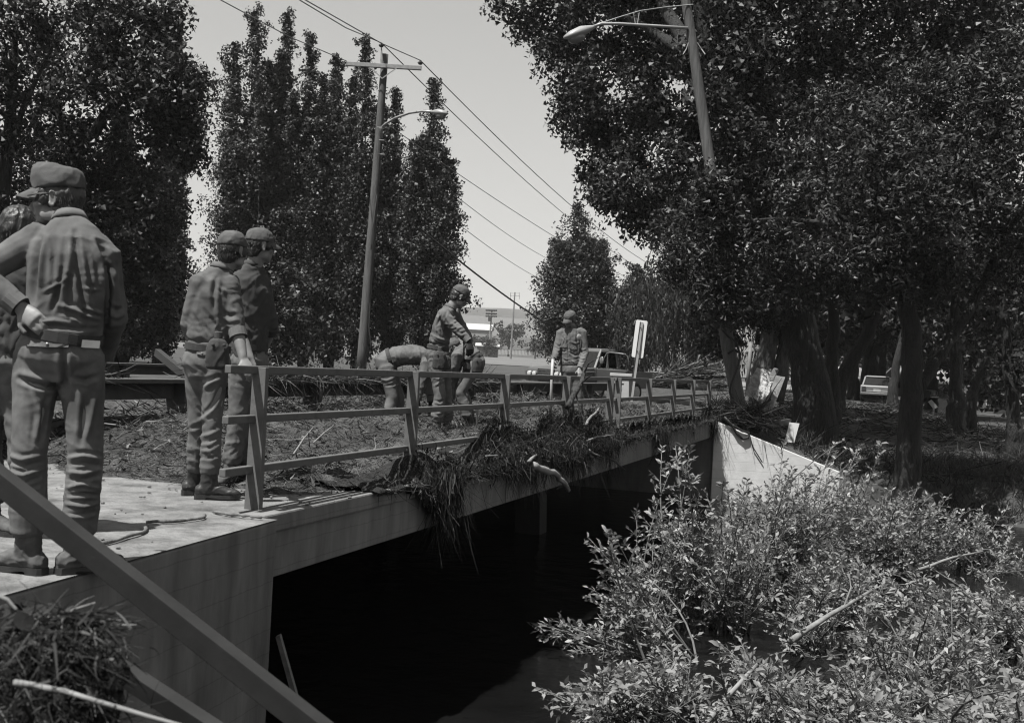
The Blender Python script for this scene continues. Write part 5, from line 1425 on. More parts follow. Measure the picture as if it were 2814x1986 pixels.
def creases(o, lines):
    """pressed folds of the cloth: (amplitude m, width px, points of the fold's run)"""
    me = o.data; n = len(me.vertices)
    co = np.empty(n * 3, np.float32); me.vertices.foreach_get('co', co); co = co.reshape(-1, 3)
    nr = np.empty(n * 3, np.float32); me.vertices.foreach_get('normal', nr); nr = nr.reshape(-1, 3)
    px = to_px(co + np.array(ORG[o]))
    face = np.clip(-nr[:, 1] * 2 + .3, 0, 1)
    disp = np.zeros(n)
    for amp, wd, pts in lines:
        best = np.full(n, 1e9); par = np.zeros(n); m = len(pts) - 1
        for i in range(m):
            a, b = np.array(pts[i], float), np.array(pts[i + 1], float)
            u = np.clip(((px - a) @ (b - a)) / ((b - a) @ (b - a)), 0, 1)
            d = np.linalg.norm(px - (a + u[:, None] * (b - a)), axis=1)
            k = d < best; best[k] = d[k]; par[k] = (i + u[k]) / m
        g = best / wd
        disp += amp * np.sin(np.pi * np.clip(par * .9 + .05, 0, 1)) ** .7 * (np.exp(-g * g) - .45 * np.exp(-((g - 1.7) ** 2)))
    co += nr * (disp * face)[:, None].astype(np.float32)
    me.vertices.foreach_set('co', co.ravel()); me.update()
def hand(mb, w, d, nrm, side=1, curl=.5, k=1.0, spread=0.0, r0=.0088):
    d = d.normalized(); nrm = (nrm - d * nrm.dot(d)).normalized(); t = d.cross(nrm) * side
    mb.loft([w - d * .02, w + d * .02 * k, w + d * .06 * k, w + d * .092 * k], [(.028 * k, .021 * k), (.034 * k, .019 * k), (.042 * k, .017 * k), (.040 * k, .013 * k)], t, 14)
    for i, (f, sg) in enumerate(((.95, .031), (1.06, .0105), (1.0, -.0105), (.8, -.030))):
        p = w + d * (.085 - .004 * abs(i - 1.3)) * k + t * sg * k
        a = 0; pts = [p - d * .02 * k, p]
        dd = (d + t * spread * sg * 12).normalized()
        for s_, ln in enumerate((.043, .027, .022)):
            a += curl * (.75 if s_ == 0 else 1.0)
            p = p + (dd * math.cos(a) - nrm * math.sin(a)) * ln * f * k
            pts.append(p)
        mb.tube(pts, [r0 * 1.05 * k, r0 * 1.1 * k, r0 * 1.02 * k, r0 * .92 * k, r0 * .72 * k], 8)
    p = w + d * .028 * k + t * .03 * k
    q = p + (d * .6 + t * .6 - nrm * .35 * curl).normalized() * .042 * k
    e = q + (d * .9 + t * .15 - nrm * .5 * curl).normalized() * .034 * k
    mb.tube([p - t * .015 * k, p, q, e], [.013 * k, .0135 * k, .0115 * k, .0085 * k], 8)

def person(label, D, J, F, U=(0, 0, 1), vox=.010, cap='ball', hair=M_hair, shirt=M_fat, pants=M_fat2, boot=M_boot, zg=0.0, w=1.0, sleeve=(1, 1), gloves=False,
           feet=None, hands=None, seed=1, foldk=1.0, hairk=.95, extra=None, belt=True, baggy=1.0, wp=None, capup=.004, tuck=False):
    """J: joints in pixels and metres of depth from D. sl/sr are his shoulders seen from the left/right of the picture"""
    P = {k: (at(v[0], v[1], D + v[2])) for k, v in J.items()}
    for s in 'lr':
        P['a' + s].z = zg + .10
    base = (P['al'] + P['ar']) / 2; base.z = zg
    t = thing('person', label, 'person', base, 'men working on the bridge')
    Fd = Vector(F).normalized(); Uh = Vector(U); Uh = (Uh - Fd * Uh.dot(Fd)).normalized(); Sd = Uh.cross(Fd)
    hc = P['head']
    Hd = lambda f, s_, u: hc + Fd * f + Sd * s_ + Uh * u
    S = (P['sr'] - P['sl']).normalized()
    pe, nb = P['pe'], P['nb']; ch = P.get('ch', lerp(pe, nb, .62))
    def spine(u):
        return lerp(lerp(pe, ch, u), lerp(ch, nb, u), u) if u <= 1 else nb + (nb - ch).normalized() * (u - 1)
    ax = (nb - pe).normalized()
    fwd = S.cross(ax)                                           # away from or toward the camera
    # ---- body under the clothes, head and hands: one skin
    mb = MB()
    mb.loft([spine(0), spine(.3), spine(.6), spine(.85), spine(1)], [(.13 * w, .09 * w), (.13 * w, .085 * w), (.155 * w, .095 * w), (.12 * w, .08 * w), (.05, .05)], S, 16)
    neck0 = nb - (nb - ch).normalized() * .05
    mb.loft([neck0, lerp(neck0, Hd(-.018, 0, -.05), .5), Hd(-.018, 0, -.05), Hd(-.012, 0, .0)], [(.066, .064), (.059, .06), (.058, .062), (.055, .06)], S, 16)
    mb.ell(Hd(-.012, 0, .032), (.098, .076, .092), Fd, Sd, Uh, 20, 14)
    mb.ell(Hd(.034, 0, -.028), (.058, .061, .082), Fd, Sd, Uh, 18, 12)
    mb.ell(Hd(.045, 0, -.083), (.040, .044, .032), Fd, Sd, Uh)
    mb.ell(Hd(.074, 0, -.100), (.018, .022, .018), Fd, Sd, Uh)
    mb.ell(Hd(.076, 0, .016), (.018, .050, .013), Fd, Sd, Uh)
    mb.tube([Hd(.086, 0, .004), Hd(.100, 0, -.018), Hd(.112, 0, -.036), Hd(.094, 0, -.046)], [.008, .010, .0125, .009], 8)
    for s_ in (-1, 1):
        mb.ell(Hd(.098, s_ * .012, -.040), (.010, .009, .008), Fd, Sd, Uh, 8, 6)
        mb.ell(Hd(.058, s_ * .046, -.028), (.026, .022, .020), Fd, Sd, Uh)
        mb.ell(Hd(.015, s_ * .056, -.072), (.040, .014, .028), Fd, Sd, Uh)
        # ear: shell, rim and lobe
        e0 = Hd(-.008, s_ * .082, -.008); tl = (Sd * s_ - Fd * .55).normalized(); ef = (Fd + Sd * s_ * .5).normalized()
        mb.ell(e0, (.014, .005, .026), ef, tl, Uh, 12, 8)
        mb.tube([e0 + ef * (.016 * math.cos(q)) + Uh * (.033 * math.sin(q)) + tl * .008 for q in [R(a_) for a_ in range(40, 331, 29)]], .0042, 6)
        mb.ell(e0 - Uh * .03 + ef * .003, (.008, .006, .010), Fd, Sd, Uh, 8, 6)
    mb.tube([Hd(.084, -.022, -.066), Hd(.093, 0, -.064), Hd(.084, .022, -.066)], .007, 6)
    mb.tube([Hd(.082, -.02, -.074), Hd(.091, 0, -.075), Hd(.082, .02, -.074)], .007, 6)
    for s_ in 'lr':
        sh, el, wr = P['s' + s_], P['e' + s_], P['w' + s_]
        mb.loft([lerp(sh, nb, .25), sh, lerp(sh, el, .5), el, lerp(el, wr, .4), wr], [.055, .055, .048, .042, .042, .029], S + UP * .01, 12)
        if not gloves and hands and s_ in hands:
            hd, hn, sd_, cu = hands[s_]
            hand(mb, wr, Vector(hd), Vector(hn), sd_, cu, 1.0)
        hp, kn, an = P['h' + s_], P['k' + s_], P['a' + s_]
        mb.loft([lerp(hp, pe, .3), hp, lerp(hp, kn, .5), kn, lerp(kn, an, .35), an], [.075, .085, .075, .055, .058, .038], S, 12)
    body = link('body', fused(mb, vox * .95, 1), M_skin, t, smooth=True)
    for s_ in (-1, 1):
        MB().ell(Hd(.079, s_ * .031, -.006), (.012, .013, .010), Fd, Sd, Uh, 10, 8).build('eye', M_eye, body, smooth=True)
    MB().tube([Hd(.088, -.022, -.070), Hd(.0985, 0, -.0695), Hd(.088, .022, -.070)], .0035, 6).build('mouth', M_lip, body, smooth=True)
    if gloves:
        for s_ in 'lr':
            if hands and s_ in hands:
                hd, hn, sd_, cu = hands[s_]; g = MB(); hand(g, P['w' + s_], Vector(hd), Vector(hn), sd_, cu, 1.12, r0=.011)
                dv = (P['w' + s_] - P['e' + s_]).normalized()
                g.loft([P['w' + s_] - dv * .09, P['w' + s_] - dv * .03, P['w' + s_] + dv * .01], [.052, .04, .036], S, 12)
                link('glove', fused(g, vox * .6, 1), M_glove, t, smooth=True)
    # ---- shirt
    mb = MB()
    h0, h1 = (.13, .2) if tuck else (-.02, .12)
    mb.loft([spine(h0), spine(h1), spine(.3), spine(.5), spine(.68), spine(.82), spine(.93), spine(1.0), nb + (nb - ch).normalized() * .02],
            [(.150 * w, .112 * w) if tuck else (.165 * w, .125 * w), (.180 * w, .136 * w) if tuck else (.185 * w * baggy, .14 * w * baggy), (.18 * w, .13 * w), (.187 * w, .132 * w), (.195 * w, .132 * w), (.185 * w, .12 * w), (.14 * w, .095 * w), (.085, .075), (.066, .064)], S, 26, 2.3)
    for s_ in 'lr':
        sh, el, wr = P['s' + s_], P['e' + s_], P['w' + s_]
        mb.ell(lerp(sh, nb, .18), (.095 * w, .085 * w, .078 * w), S, fwd, ax)
        full = sleeve[0 if s_ == 'l' else 1]
        pts = [lerp(sh, nb, .3), sh, lerp(sh, el, .45), lerp(sh, el, .9), el]
        rr = [.085 * w, .086 * w, .074 * w, .070 * w, .068 * w]
        if full > .3:
            pts += [lerp(el, wr, .3 * full), lerp(el, wr, .92 * full)]; rr += [.064 * w, .050 * w + .012 * (1 - full)]
        else:
            pts += [lerp(el, wr, .22)]; rr += [.070 * w]
        mb.loft(pts, rr, S, 16)
    me = fused(mb, vox, 2)
    rz = lambda z0, z1: (lambda p: sstep(z0, z1, p[2]) if z0 < z1 else 1 - sstep(z1, z0, p[2]))
    zb = pe.z
    folds(me, [(.011 * foldk, (8, 8, 1.5), seed, 1.6, None), (.008 * foldk, (2.2, 2.2, 13), seed + 9, 1.8, rz(zb + .36, zb + .12) if ax.z > .7 else None), (.005 * foldk, (6, 4, 8), seed + 3, 2.0, None), (.0022 * foldk, (26, 26, 11), seed + 4, 1.4, None)])
    sh_o = link('shirt', me, shirt, t, smooth=True)
    co = MB()
    n_ = 22; V = []
    cu = (nb - ch).normalized(); cc = nb + cu * .012
    a_ = (S - cu * S.dot(cu)).normalized(); b_ = cu.cross(a_)
    fr_ = Fd - cu * Fd.dot(cu)
    for i in range(n_):
        q = 2 * math.pi * i / n_
        dirv = a_ * math.cos(q) + b_ * math.sin(q)
        op = max(0, dirv.dot(fr_)) ** 2
        for (rad, up_) in ((.071, -.005), (.065, .036 - .026 * op), (.068, .038 - .026 * op), (.080, .008 - .022 * op), (.077, .002)):
            V.append(cc + dirv * rad + cu * up_)
    F_ = [(i * 5 + k, ((i + 1) % n_) * 5 + k, ((i + 1) % n_) * 5 + (k + 1) % 5, i * 5 + (k + 1) % 5) for i in range(n_) for k in range(5)]
    co.add(V, F_).build('collar', shirt, sh_o, smooth=True)
    for s_, full in zip('lr', sleeve):
        el, wr = P['e' + s_], P['w' + s_]
        e = lerp(el, wr, .92 * full if full > .3 else .22); dv = (wr - el).normalized(); r_ = .054 * w if full > .7 else .073 * w
        MB().loft([e - dv * .05, e - dv * .045, e + dv * .012, e + dv * .012, e + dv * .004], [r_ * .9, r_ * 1.02, r_ * 1.02, r_ * .9, r_ * .8], S, 16).build('cuff', shirt, sh_o, smooth=False)
    # ---- trousers
    mb = MB(); ws = w; w = wp or w
    hm = (P['hl'] + P['hr']) / 2
    mb.loft([spine(.16), spine(.05), pe, lerp(pe, hm, .6), hm - (pe - hm).normalized() * .07], [(.150 * w, .112 * w), (.162 * w, .125 * w), (.176 * w, .138 * w), (.182 * w, .140 * w), (.13 * w, .11 * w)], S, 22, 2.3)
    for s_ in 'lr':
        hp, kn, an = P['h' + s_], P['k' + s_], P['a' + s_]
        dk = (an - kn).normalized()
        mb.loft([lerp(hp, pe, .35), hp, lerp(hp, kn, .3), lerp(hp, kn, .65), kn, lerp(kn, an, .3), lerp(kn, an, .62), lerp(kn, an, .80), lerp(kn, an, .84)],
                [.095 * w, .104 * w, .094 * w, .080 * w, .074 * w, .075 * w, .078 * w, .072 * w, .055 * w], S, 18)
    me = fused(mb, vox, 2)
    zk = max(P['kl'].z, P['kr'].z)
    folds(me, [(.008 * foldk, (7, 7, 1.6), seed + 20, 1.6, None), (.012 * foldk, (2.5, 2.5, 17), seed + 29, 1.8, rz(zk + .08, zk - .18)), (.006 * foldk, (3, 3, 11), seed + 39, 2.0, rz(zk + .14, zk + .36)), (.002 * foldk, (24, 24, 16), seed + 23, 1.4, None)])
    tr_o = link('trousers', me, pants, t, smooth=True)
    w = ws
    # ---- boots
    for s_ in 'lr':
        an = P['a' + s_]; kn = P['k' + s_]; fd = Vector((feet or {}).get(s_, (0, 1, 0))).normalized(); sd_ = UP.cross(fd)
        z_ = lambda v, h: v + UP * (zg + h - v.z)
        mb = MB()
        mb.loft([lerp(an, kn, .20), an + UP * .03, an - UP * .04], [(.052, .054), (.048, .056), (.045, .06)], sd_, 16)
        mb.loft([z_(an - fd * .085, .055), z_(an - fd * .06, .055), z_(an, .066), z_(an + fd * .07, .062), z_(an + fd * .13, .050), z_(an + fd * .18, .045), z_(an + fd * .205, .040)],
                [(.022, .028), (.038, .044), (.040, .054), (.041, .044), (.045, .032), (.040, .027), (.016, .012)], sd_, 18)
        bo = link('boot', folds(fused(mb, vox * .7, 2), [(.004, (16, 16, 34), seed + 50, 1.6, None)]), boot, t, smooth=True)
        sm = MB().loft([lerp(an, kn, .46), lerp(an, kn, .3), lerp(an, kn, .17), lerp(an, kn, .15)], [(.056, .056), (.055, .055), (.054, .056), (.046, .048)], sd_, 18)
        link('boot_shaft', folds(fused(sm, vox * .7, 1), [(.004, (8, 8, 34), seed + 51, 1.6, None)]), M_boot, bo, smooth=True)
        outl = [(-.086, -.022), (-.072, -.036), (0, -.036), (.08, -.042), (.145, -.044), (.19, -.028), (.208, 0), (.19, .028), (.145, .044), (.08, .042), (0, .036), (-.072, .036), (-.086, .022)]
        n = len(outl)
        so = MB()
        so.add([z_(an + fd * a + sd_ * b, .008 + .012 * (1 if -.02 < a < .06 else 0)) for a, b in outl] + [z_(an + fd * a + sd_ * b, .034) for a, b in outl],
               [tuple(range(n - 1, -1, -1)), tuple(range(n, 2 * n))] + [(i, (i + 1) % n, n + (i + 1) % n, n + i) for i in range(n)])
        so.build('sole', M_boot, bo)
        hl_ = [(-.088, -.024), (-.074, -.037), (-.015, -.036), (-.015, .036), (-.074, .037), (-.088, .024)]
        so = MB().add([z_(an + fd * a + sd_ * b, .0) for a, b in hl_] + [z_(an + fd * a + sd_ * b, .036) for a, b in hl_], [(5, 4, 3, 2, 1, 0), (6, 7, 8, 9, 10, 11)] + [(i, (i + 1) % 6, 6 + (i + 1) % 6, 6 + i) for i in range(6)])
        so.build('heel', M_boot, bo)
    # ---- hair
    mb = MB()
    mb.ell(Hd(-.022, 0, .012), (.098 * hairk, .083 * hairk, .085), Fd, Sd, Uh, 20, 12)
    mb.ell(Hd(-.052, 0, -.045), (.052 * hairk, .070 * hairk, .055), Fd, Sd, Uh, 18, 10)
    for s_ in (-1, 1): mb.ell(Hd(.03, s_ * .072, .0), (.022, .012, .038), Fd, Sd, Uh, 10, 8)
    if not cap: mb.ell(Hd(-.014, 0, .04), (.108, .088, .098), Fd, Sd, Uh, 20, 12)
    me = folds(fused(mb, .006, 1), [(.006, (34, 34, 9), seed + 60, 1.3, None)])
    link('hair', me, hair, t, smooth=True)
    n = 420
    rh = np.random.default_rng(seed)
    th = rh.uniform(R(60), R(300), n); ph = rh.uniform(-.9, .25, n)
    Pn, Dn = [], []
    for a, b in zip(th, ph):
        q = Hd(-.03 + .090 * hairk * math.cos(b) * math.cos(a), .080 * hairk * math.cos(b) * math.sin(a), -.005 + .085 * math.sin(b))
        Pn.append(tuple(q)); v = -Uh * 1.0 + (q - hc).normalized() * .12 - Fd * .1; Dn.append(tuple(v))
    o = link('hair_strands', np_mesh('hair_strands', *ribbons(Pn, Dn, rh.uniform(.008, .022, n), .003, .25, 3, .1, seed)), hair, t); o['kind'] = 'stuff'
    # ---- cap
    if cap:
        if cap == 'patrol': rings = [(.028, .108, .088, -.012), (.032, .110, .090, -.012), (.060, .110, .090, -.008), (.088, .107, .086, -.004), (.112, .100, .078, -.004), (.128, .082, .062, -.006), (.134, .04, .03, -.008)]
        else: rings = [(.026, .107, .087, -.012), (.030, .109, .089, -.012), (.056, .107, .088, -.012), (.083, .098, .081, -.012), (.104, .082, .068, -.012), (.120, .058, .049, -.012), (.128, .028, .024, -.012)]
        mb = MB().loft([Hd(o_, 0, u + capup) for u, a, b, o_ in rings], [(b, a) for u, a, b, o_ in rings], [Sd] * len(rings), 28)
        me = folds(fused(mb, .006, 1), [(.004, (9, 9, 9), seed + 70, 1.6, None), (.002, (22, 22, 22), seed + 75, 1.4, None)])
        cp = link('cap', me, M_cap, t, smooth=True)
        V = []; nb_ = 13
        for i in range(nb_):
            q = R(-62 + 124 * i / (nb_ - 1))
            for k_, z_ in ((0, 0), (.5, 0), (1, 0), (1, -.005), (.5, -.005), (0, -.005)):
                ext = .078 * (math.cos(q * 1.15) ** .8 if abs(q) < 1.36 else 0)
                V.append(Hd(-.012 + .104 * math.cos(q) + ext * k_, .087 * math.sin(q) * (1 - .06 * k_), 
                            .037 + capup - .030 * k_ - .026 * k_ * math.sin(q) ** 2 - .010 * math.sin(q) ** 2 + z_))
        F_ = [(i * 6 + k, (i + 1) * 6 + k, (i + 1) * 6 + (k + 1) % 6, i * 6 + (k + 1) % 6) for i in range(nb_ - 1) for k in range(6)] + [(5, 4, 3, 2, 1, 0), tuple((nb_ - 1) * 6 + k for k in range(6))]
        MB().add(V, F_).build('brim', M_cap, cp, smooth=True)
        MB().ell(Hd(-.012, 0, .131 + capup), (.008, .008, .004), Fd, Sd, Uh, 8, 6).build('button', M_cap, cp)
    # ---- belt
    if belt:
        q = spine(.1); dv = (spine(.2) - spine(.05)).normalized(); w = wp or w
        MB().loft([q - dv * .024, q - dv * .022, q + dv * .022, q + dv * .024], [(.155 * w, .12 * w), (.172 * w, .135 * w), (.170 * w, .133 * w), (.155 * w, .12 * w)], S, 26, 2.3).build('belt', M_web, t, smooth=False)
    if extra: extra(t, P, spine, S, ax, Hd, Fd, Sd, Uh, sh_o, tr_o, body)
    return t

from mathutils.bvhtree import BVHTree
def flap(parent, c, X, Z, wd, ht, m, snap=True, point=.3):
    """pocket flap laid on the cloth behind it"""
    Y = X.cross(Z)
    if Y.y > 0: Y = -Y                                  # toward the camera
    me = parent.data; off = ORG[parent]
    tree = BVHTree.FromPolygons([v.co + off for v in me.vertices], [tuple(p.vertices) for p in me.polygons])
    nx, nz = 9, 4; A, B = [], []
    for i in range(nx):
        u = i / (nx - 1) * 2 - 1
        for j in range(nz):
            v = j / (nz - 1)
            p = c + X * (u * wd / 2) - Z * (ht * v * (1 + point * (1 - abs(u))))
            h = tree.ray_cast(p + Y * .35, -Y, .8)
            q = h[0] if h[0] is not None else p
            A.append(q + Y * .003); B.append(q + Y * (.006 + .006 * v))
    n = nx * nz
    F = [(i * nz + j, i * nz + j + 1, (i + 1) * nz + j + 1, (i + 1) * nz + j) for i in range(nx - 1) for j in range(nz - 1)]
    rim = [i * nz for i in range(nx)] + [(nx - 1) * nz + j for j in range(1, nz)] + [i * nz + nz - 1 for i in range(nx - 2, -1, -1)] + [j for j in range(nz - 2, 0, -1)]
    f = MB().add(A + B, F + [tuple(n + k for k in reversed(g)) for g in F] + [(rim[k], rim[(k + 1) % len(rim)], n + rim[(k + 1) % len(rim)], n + rim[k]) for k in range(len(rim))]).build('pocket_flap', m, parent, smooth=False)
    if snap: MB().ell(B[(nx // 2) * nz + nz - 2] + Y * .003, (.007, .007, .004), X, Z, Y, 10, 6).build('snap', M_metal, f, smooth=True)
def canteen(t, c, ax, out, k=1.0):
    s_ = ax.cross(out).normalized()
    g = MB().loft([c - ax * .10 * k, c - ax * .09 * k, c - ax * .03 * k, c + ax * .03 * k, c + ax * .06 * k, c + ax * .075 * k], [(.055 * k, .035 * k), (.062 * k, .042 * k), (.066 * k, .045 * k), (.06 * k, .042 * k), (.045 * k, .035 * k), (.02 * k, .02 * k)], s_, 18, 2.6)
    cp = link('canteen_pouch', folds(fused(g, .007, 2), [(.004, (14, 14, 14), 5, 1.2, None)]), M_web, t, smooth=True)
    MB().loft([c + ax * .07 * k, c + ax * .075 * k, c + ax * .105 * k, c + ax * .11 * k], [.02 * k, .024 * k, .024 * k, .018 * k], s_, 16).build('canteen_cap', M_dark_shade, cp)
    for q in (-1, 1):
        MB().ell(c + ax * .035 * k + s_ * .03 * q * k + out * .045 * k, (.010 * k, .010 * k, .004 * k), s_, ax, out, 12, 6).build('snap', M_dark_shade, cp, smooth=True)

# ---- the man in the left foreground, seen from behind
def ex1(t, P, spine, S, ax, Hd, Fd, Sd, Uh, sh, tr, body):
    creases(sh, [(-.032, 8, [(292, 735), (296, 800), (292, 900)]), (.012, 7, [(315, 740), (322, 800), (328, 850)]), (-.012, 6, [(302, 840), (322, 852), (338, 846)]), (.010, 6, [(300, 862), (320, 872), (340, 864)]), (-.020, 9, [(206, 640), (209, 700), (222, 770), (240, 890)]), (.014, 9, [(196, 650), (192, 720), (176, 790), (178, 860)]), (-.016, 8, [(112, 655), (102, 700), (97, 770), (93, 830)]), (.012, 8, [(126, 650), (116, 710), (110, 780)]),
                 (-.015, 8, [(270, 660), (290, 700), (300, 760), (302, 830)]), (.010, 7, [(255, 660), (272, 710), (284, 780)]), (-.014, 9, [(150, 660), (146, 720), (150, 780)]), (.012, 6, [(160, 838), (205, 850), (240, 868), (285, 878)]), (.010, 5, [(225, 842), (262, 858), (292, 864)]), (.009, 5, [(120, 802), (150, 786), (184, 766)]),
                 (-.010, 7, [(240, 700), (246, 760), (262, 840)]), (.008, 5, [(226, 790), (250, 796), (275, 795)]), (.011, 6, [(96, 886), (150, 880), (205, 884)]), (-.010, 6, [(100, 900), (150, 897), (215, 903), (280, 902)]), (.009, 5, [(150, 868), (190, 872), (230, 890)]), (-.012, 7, [(170, 740), (160, 800), (140, 860)])])
    creases(tr, [(-.016, 7, [(52, 1040), (90, 1056), (130, 1066), (168, 1064)]), (.011, 8, [(58, 1024), (110, 1040), (160, 1046)]), (-.014, 7, [(200, 1038), (235, 1044), (272, 1032)]), (-.018, 9, [(176, 960), (178, 1020), (180, 1080)]), (.010, 8, [(90, 1080), (110, 1140), (100, 1210)]), (-.010, 7, [(130, 1080), (118, 1150), (108, 1220)]),
                 (.010, 6, [(24, 1250), (60, 1262), (118, 1250)]), (-.010, 5, [(24, 1268), (70, 1280), (122, 1266)]), (.011, 6, [(20, 1296), (64, 1306), (120, 1288)]), (-.010, 5, [(20, 1318), (70, 1326), (118, 1308)]), (.010, 6, [(28, 1350), (66, 1356), (112, 1340)]),
                 (.012, 6, [(188, 1258), (230, 1252), (280, 1262)]), (-.012, 5, [(190, 1276), (230, 1272), (278, 1280)]), (.012, 6, [(186, 1296), (230, 1300), (280, 1288)]), (-.011, 5, [(186, 1316), (230, 1318), (280, 1306)]), (.012, 6, [(184, 1340), (226, 1330), (280, 1344)]), (-.011, 5, [(184, 1360), (230, 1356), (280, 1362)]), (.012, 6, [(182, 1384), (230, 1392), (282, 1380)]), (-.010, 5, [(184, 1410), (230, 1412), (282, 1402)]),
                 (.012, 8, [(262, 1090), (250, 1150), (240, 1200)]), (-.012, 8, [(232, 1090), (228, 1160), (222, 1220)])])
    flap(tr, at(118, 928, 4.415), Vector((1, .05, .02)).normalized(), UP, .165, .035, M_fat2, True, .05)
    flap(tr, at(238, 934, 4.43), Vector((1, -.05, -.02)).normalized(), UP, .12, .03, M_fat2, False, .05)
    # spectacles
    gl = MB().tube([Hd(-.005, .084, .012), Hd(.05, .084, .012), Hd(.095, .07, .008)], .003, 6).build('spectacles', M_dark, t, smooth=True)
person('big man in cap seen from behind, hand behind his hip', 4.6,
       dict(head=(156, 548, .05), nb=(190, 618, .02), ch=(200, 760, -.04), pe=(165, 955, .0), sl=(92, 668, .0), sr=(284, 706, .02), el=(-58, 752, -.12), er=(312, 870, .08), wl=(58, 846, -.12), wr=(285, 975, .28),
            hl=(105, 985, .0), hr=(222, 990, .02), kl=(80, 1245, -.06), kr=(236, 1245, .0), al=(78, 1500, -.04), ar=(214, 1500, .02)),
       (-1, -.05, -.08), vox=.0066, cap='patrol', hair=M_hair2, boot=M_mboot, w=.88, wp=.97, feet={'l': (-1, .25, 0), 'r': (.75, .65, 0)},
       hands={'l': ((.80, -.25, -.55), (.1, -1, .25), 1, .55), 'r': ((-.5, .6, -.4), (.5, -.3, .4), -1, .4)}, seed=1, foldk=.3, extra=ex1, hairk=1.0, capup=.014)
# ---- his neighbour, mostly hidden at the picture's edge
person('bareheaded dark haired man half hidden at the left edge', 5.45,
       dict(head=(58, 640, 0), nb=(30, 690, 0), pe=(10, 985, 0), sl=(-62, 735, .05), sr=(88, 730, -.05), el=(-100, 860, 0), er=(98, 850, .1), wl=(-60, 960, .1), wr=(60, 930, .25),
            hl=(-28, 1010, 0), hr=(45, 1010, 0), kl=(-40, 1220, 0), kr=(66, 1220, .0), al=(-30, 1430, 0), ar=(78, 1440, 0)),
       (.25, .95, 0), vox=.012, cap=None, hair=M_hair, shirt=M_dark_shade, boot=M_mboot, w=1.0, feet={'l': (.8, -.3, 0), 'r': (.95, -.25, 0)}, hands={'l': ((0, 0, -1), (-1, 0, 0), 1, .3), 'r': ((-.4, .5, -.4), (0, -1, 0), 1, .3)}, seed=5, hairk=1.08)
# ---- the two by the end of the railing
def ex2(t, P, spine, S, ax, Hd, Fd, Sd, Uh, sh, tr, body):
    creases(sh, [(-.014, 6, [(592, 765), (586, 800), (588, 850)]), (.009, 5, [(602, 768), (598, 810), (600, 860)]), (-.010, 5, [(560, 850), (590, 890), (612, 925)]), (.008, 5, [(552, 870), (580, 905), (600, 935)]), (-.010, 5, [(610, 850), (630, 868), (655, 862)]), (.009, 4, [(612, 872), (632, 884), (655, 878)]), (-.008, 4, [(530, 860), (545, 890), (570, 930)]), (.008, 4, [(600, 790), (622, 800), (640, 840)])])
    creases(tr, [(-.012, 6, [(530, 1040), (560, 1048), (600, 1036)]), (.010, 5, [(560, 1070), (580, 1050), (605, 1040)]), (-.012, 6, [(560, 1140), (590, 1110), (610, 1060)]), (.010, 6, [(545, 1160), (580, 1130), (606, 1090)]), (-.009, 5, [(515, 1180), (540, 1170), (556, 1164)]), (.010, 5, [(545, 1200), (575, 1194), (606, 1180)]), (-.009, 4, [(545, 1215), (575, 1212), (604, 1200)]), (.010, 5, [(545, 1236), (575, 1240), (604, 1226)]), (-.010, 4, [(545, 1256), (575, 1258), (604, 1250)])])
    canteen(t, at(598, 965, 6.95), UP, Vector((.35, -1, 0)).normalized(), 1.15)
    flap(tr, at(548, 960, 7.03), Vector((1, -.15, .0)).normalized(), UP, .075, .03, M_fat2, True, .2)
    MB().loft([at(592, 950, 6.94), at(592, 950, 6.92)], [.03, .03], Vector((1, 0, 0)), 16).build('belt_disc', M_dark_shade, t)
person('capped man standing with his hand on the end of the top rail', 7.2,
       dict(head=(640, 690, .02), nb=(608, 745, 0), ch=(585, 830, -.02), pe=(568, 985, 0), sl=(548, 778, -.05), sr=(632, 785, -.02), el=(520, 888, -.02), er=(652, 905, -.05), wl=(545, 965, .25), wr=(668, 985, -.12),
            hl=(545, 1010, .02), hr=(590, 1012, -.02), kl=(545, 1170, .05), kr=(583, 1170, -.03), al=(536, 1340, .12), ar=(573, 1345, -.05)),
       (.45, .89, -.05), vox=.0105, w=.80, wp=.88, sleeve=(.3, .3), feet={'l': (.9, .4, 0), 'r': (.97, .2, 0)}, hands={'l': ((.5, .5, -.5), (-1, 0, 0), 1, .4), 'r': ((.35, -.2, -.5), (.2, -.6, .7), 1, .5)}, tuck=True, seed=12, extra=ex2, foldk=.6)
person('darkly lit man in a cap beyond him, facing right', 7.95,
       dict(head=(716, 676, 0), nb=(692, 735, 0), ch=(690, 830, 0), pe=(682, 985, 0), sl=(652, 778, -.08), sr=(722, 785, .10), el=(655, 900, -.1), er=(745, 895, .1), wl=(688, 985, -.15), wr=(725, 965, .25),
            hl=(662, 1010, -.03), hr=(700, 1010, .03), kl=(652, 1165, -.03), kr=(690, 1160, .05), al=(632, 1310, -.03), ar=(668, 1310, .1)),
       (.75, .65, -.05), vox=.0115, w=.80, wp=.86, shirt=M_dark_shade, boot=M_mboot, sleeve=(.3, .3), feet={'l': (-.25, -.9, 0), 'r': (.9, -.3, 0)}, hands={'l': ((.3, 0, -1), (-.5, -1, 0), 1, .3), 'r': ((-.6, 0, -.5), (0, -1, 0), 1, .4)}, seed=17)  # shade on him is put into the darker shirt colour
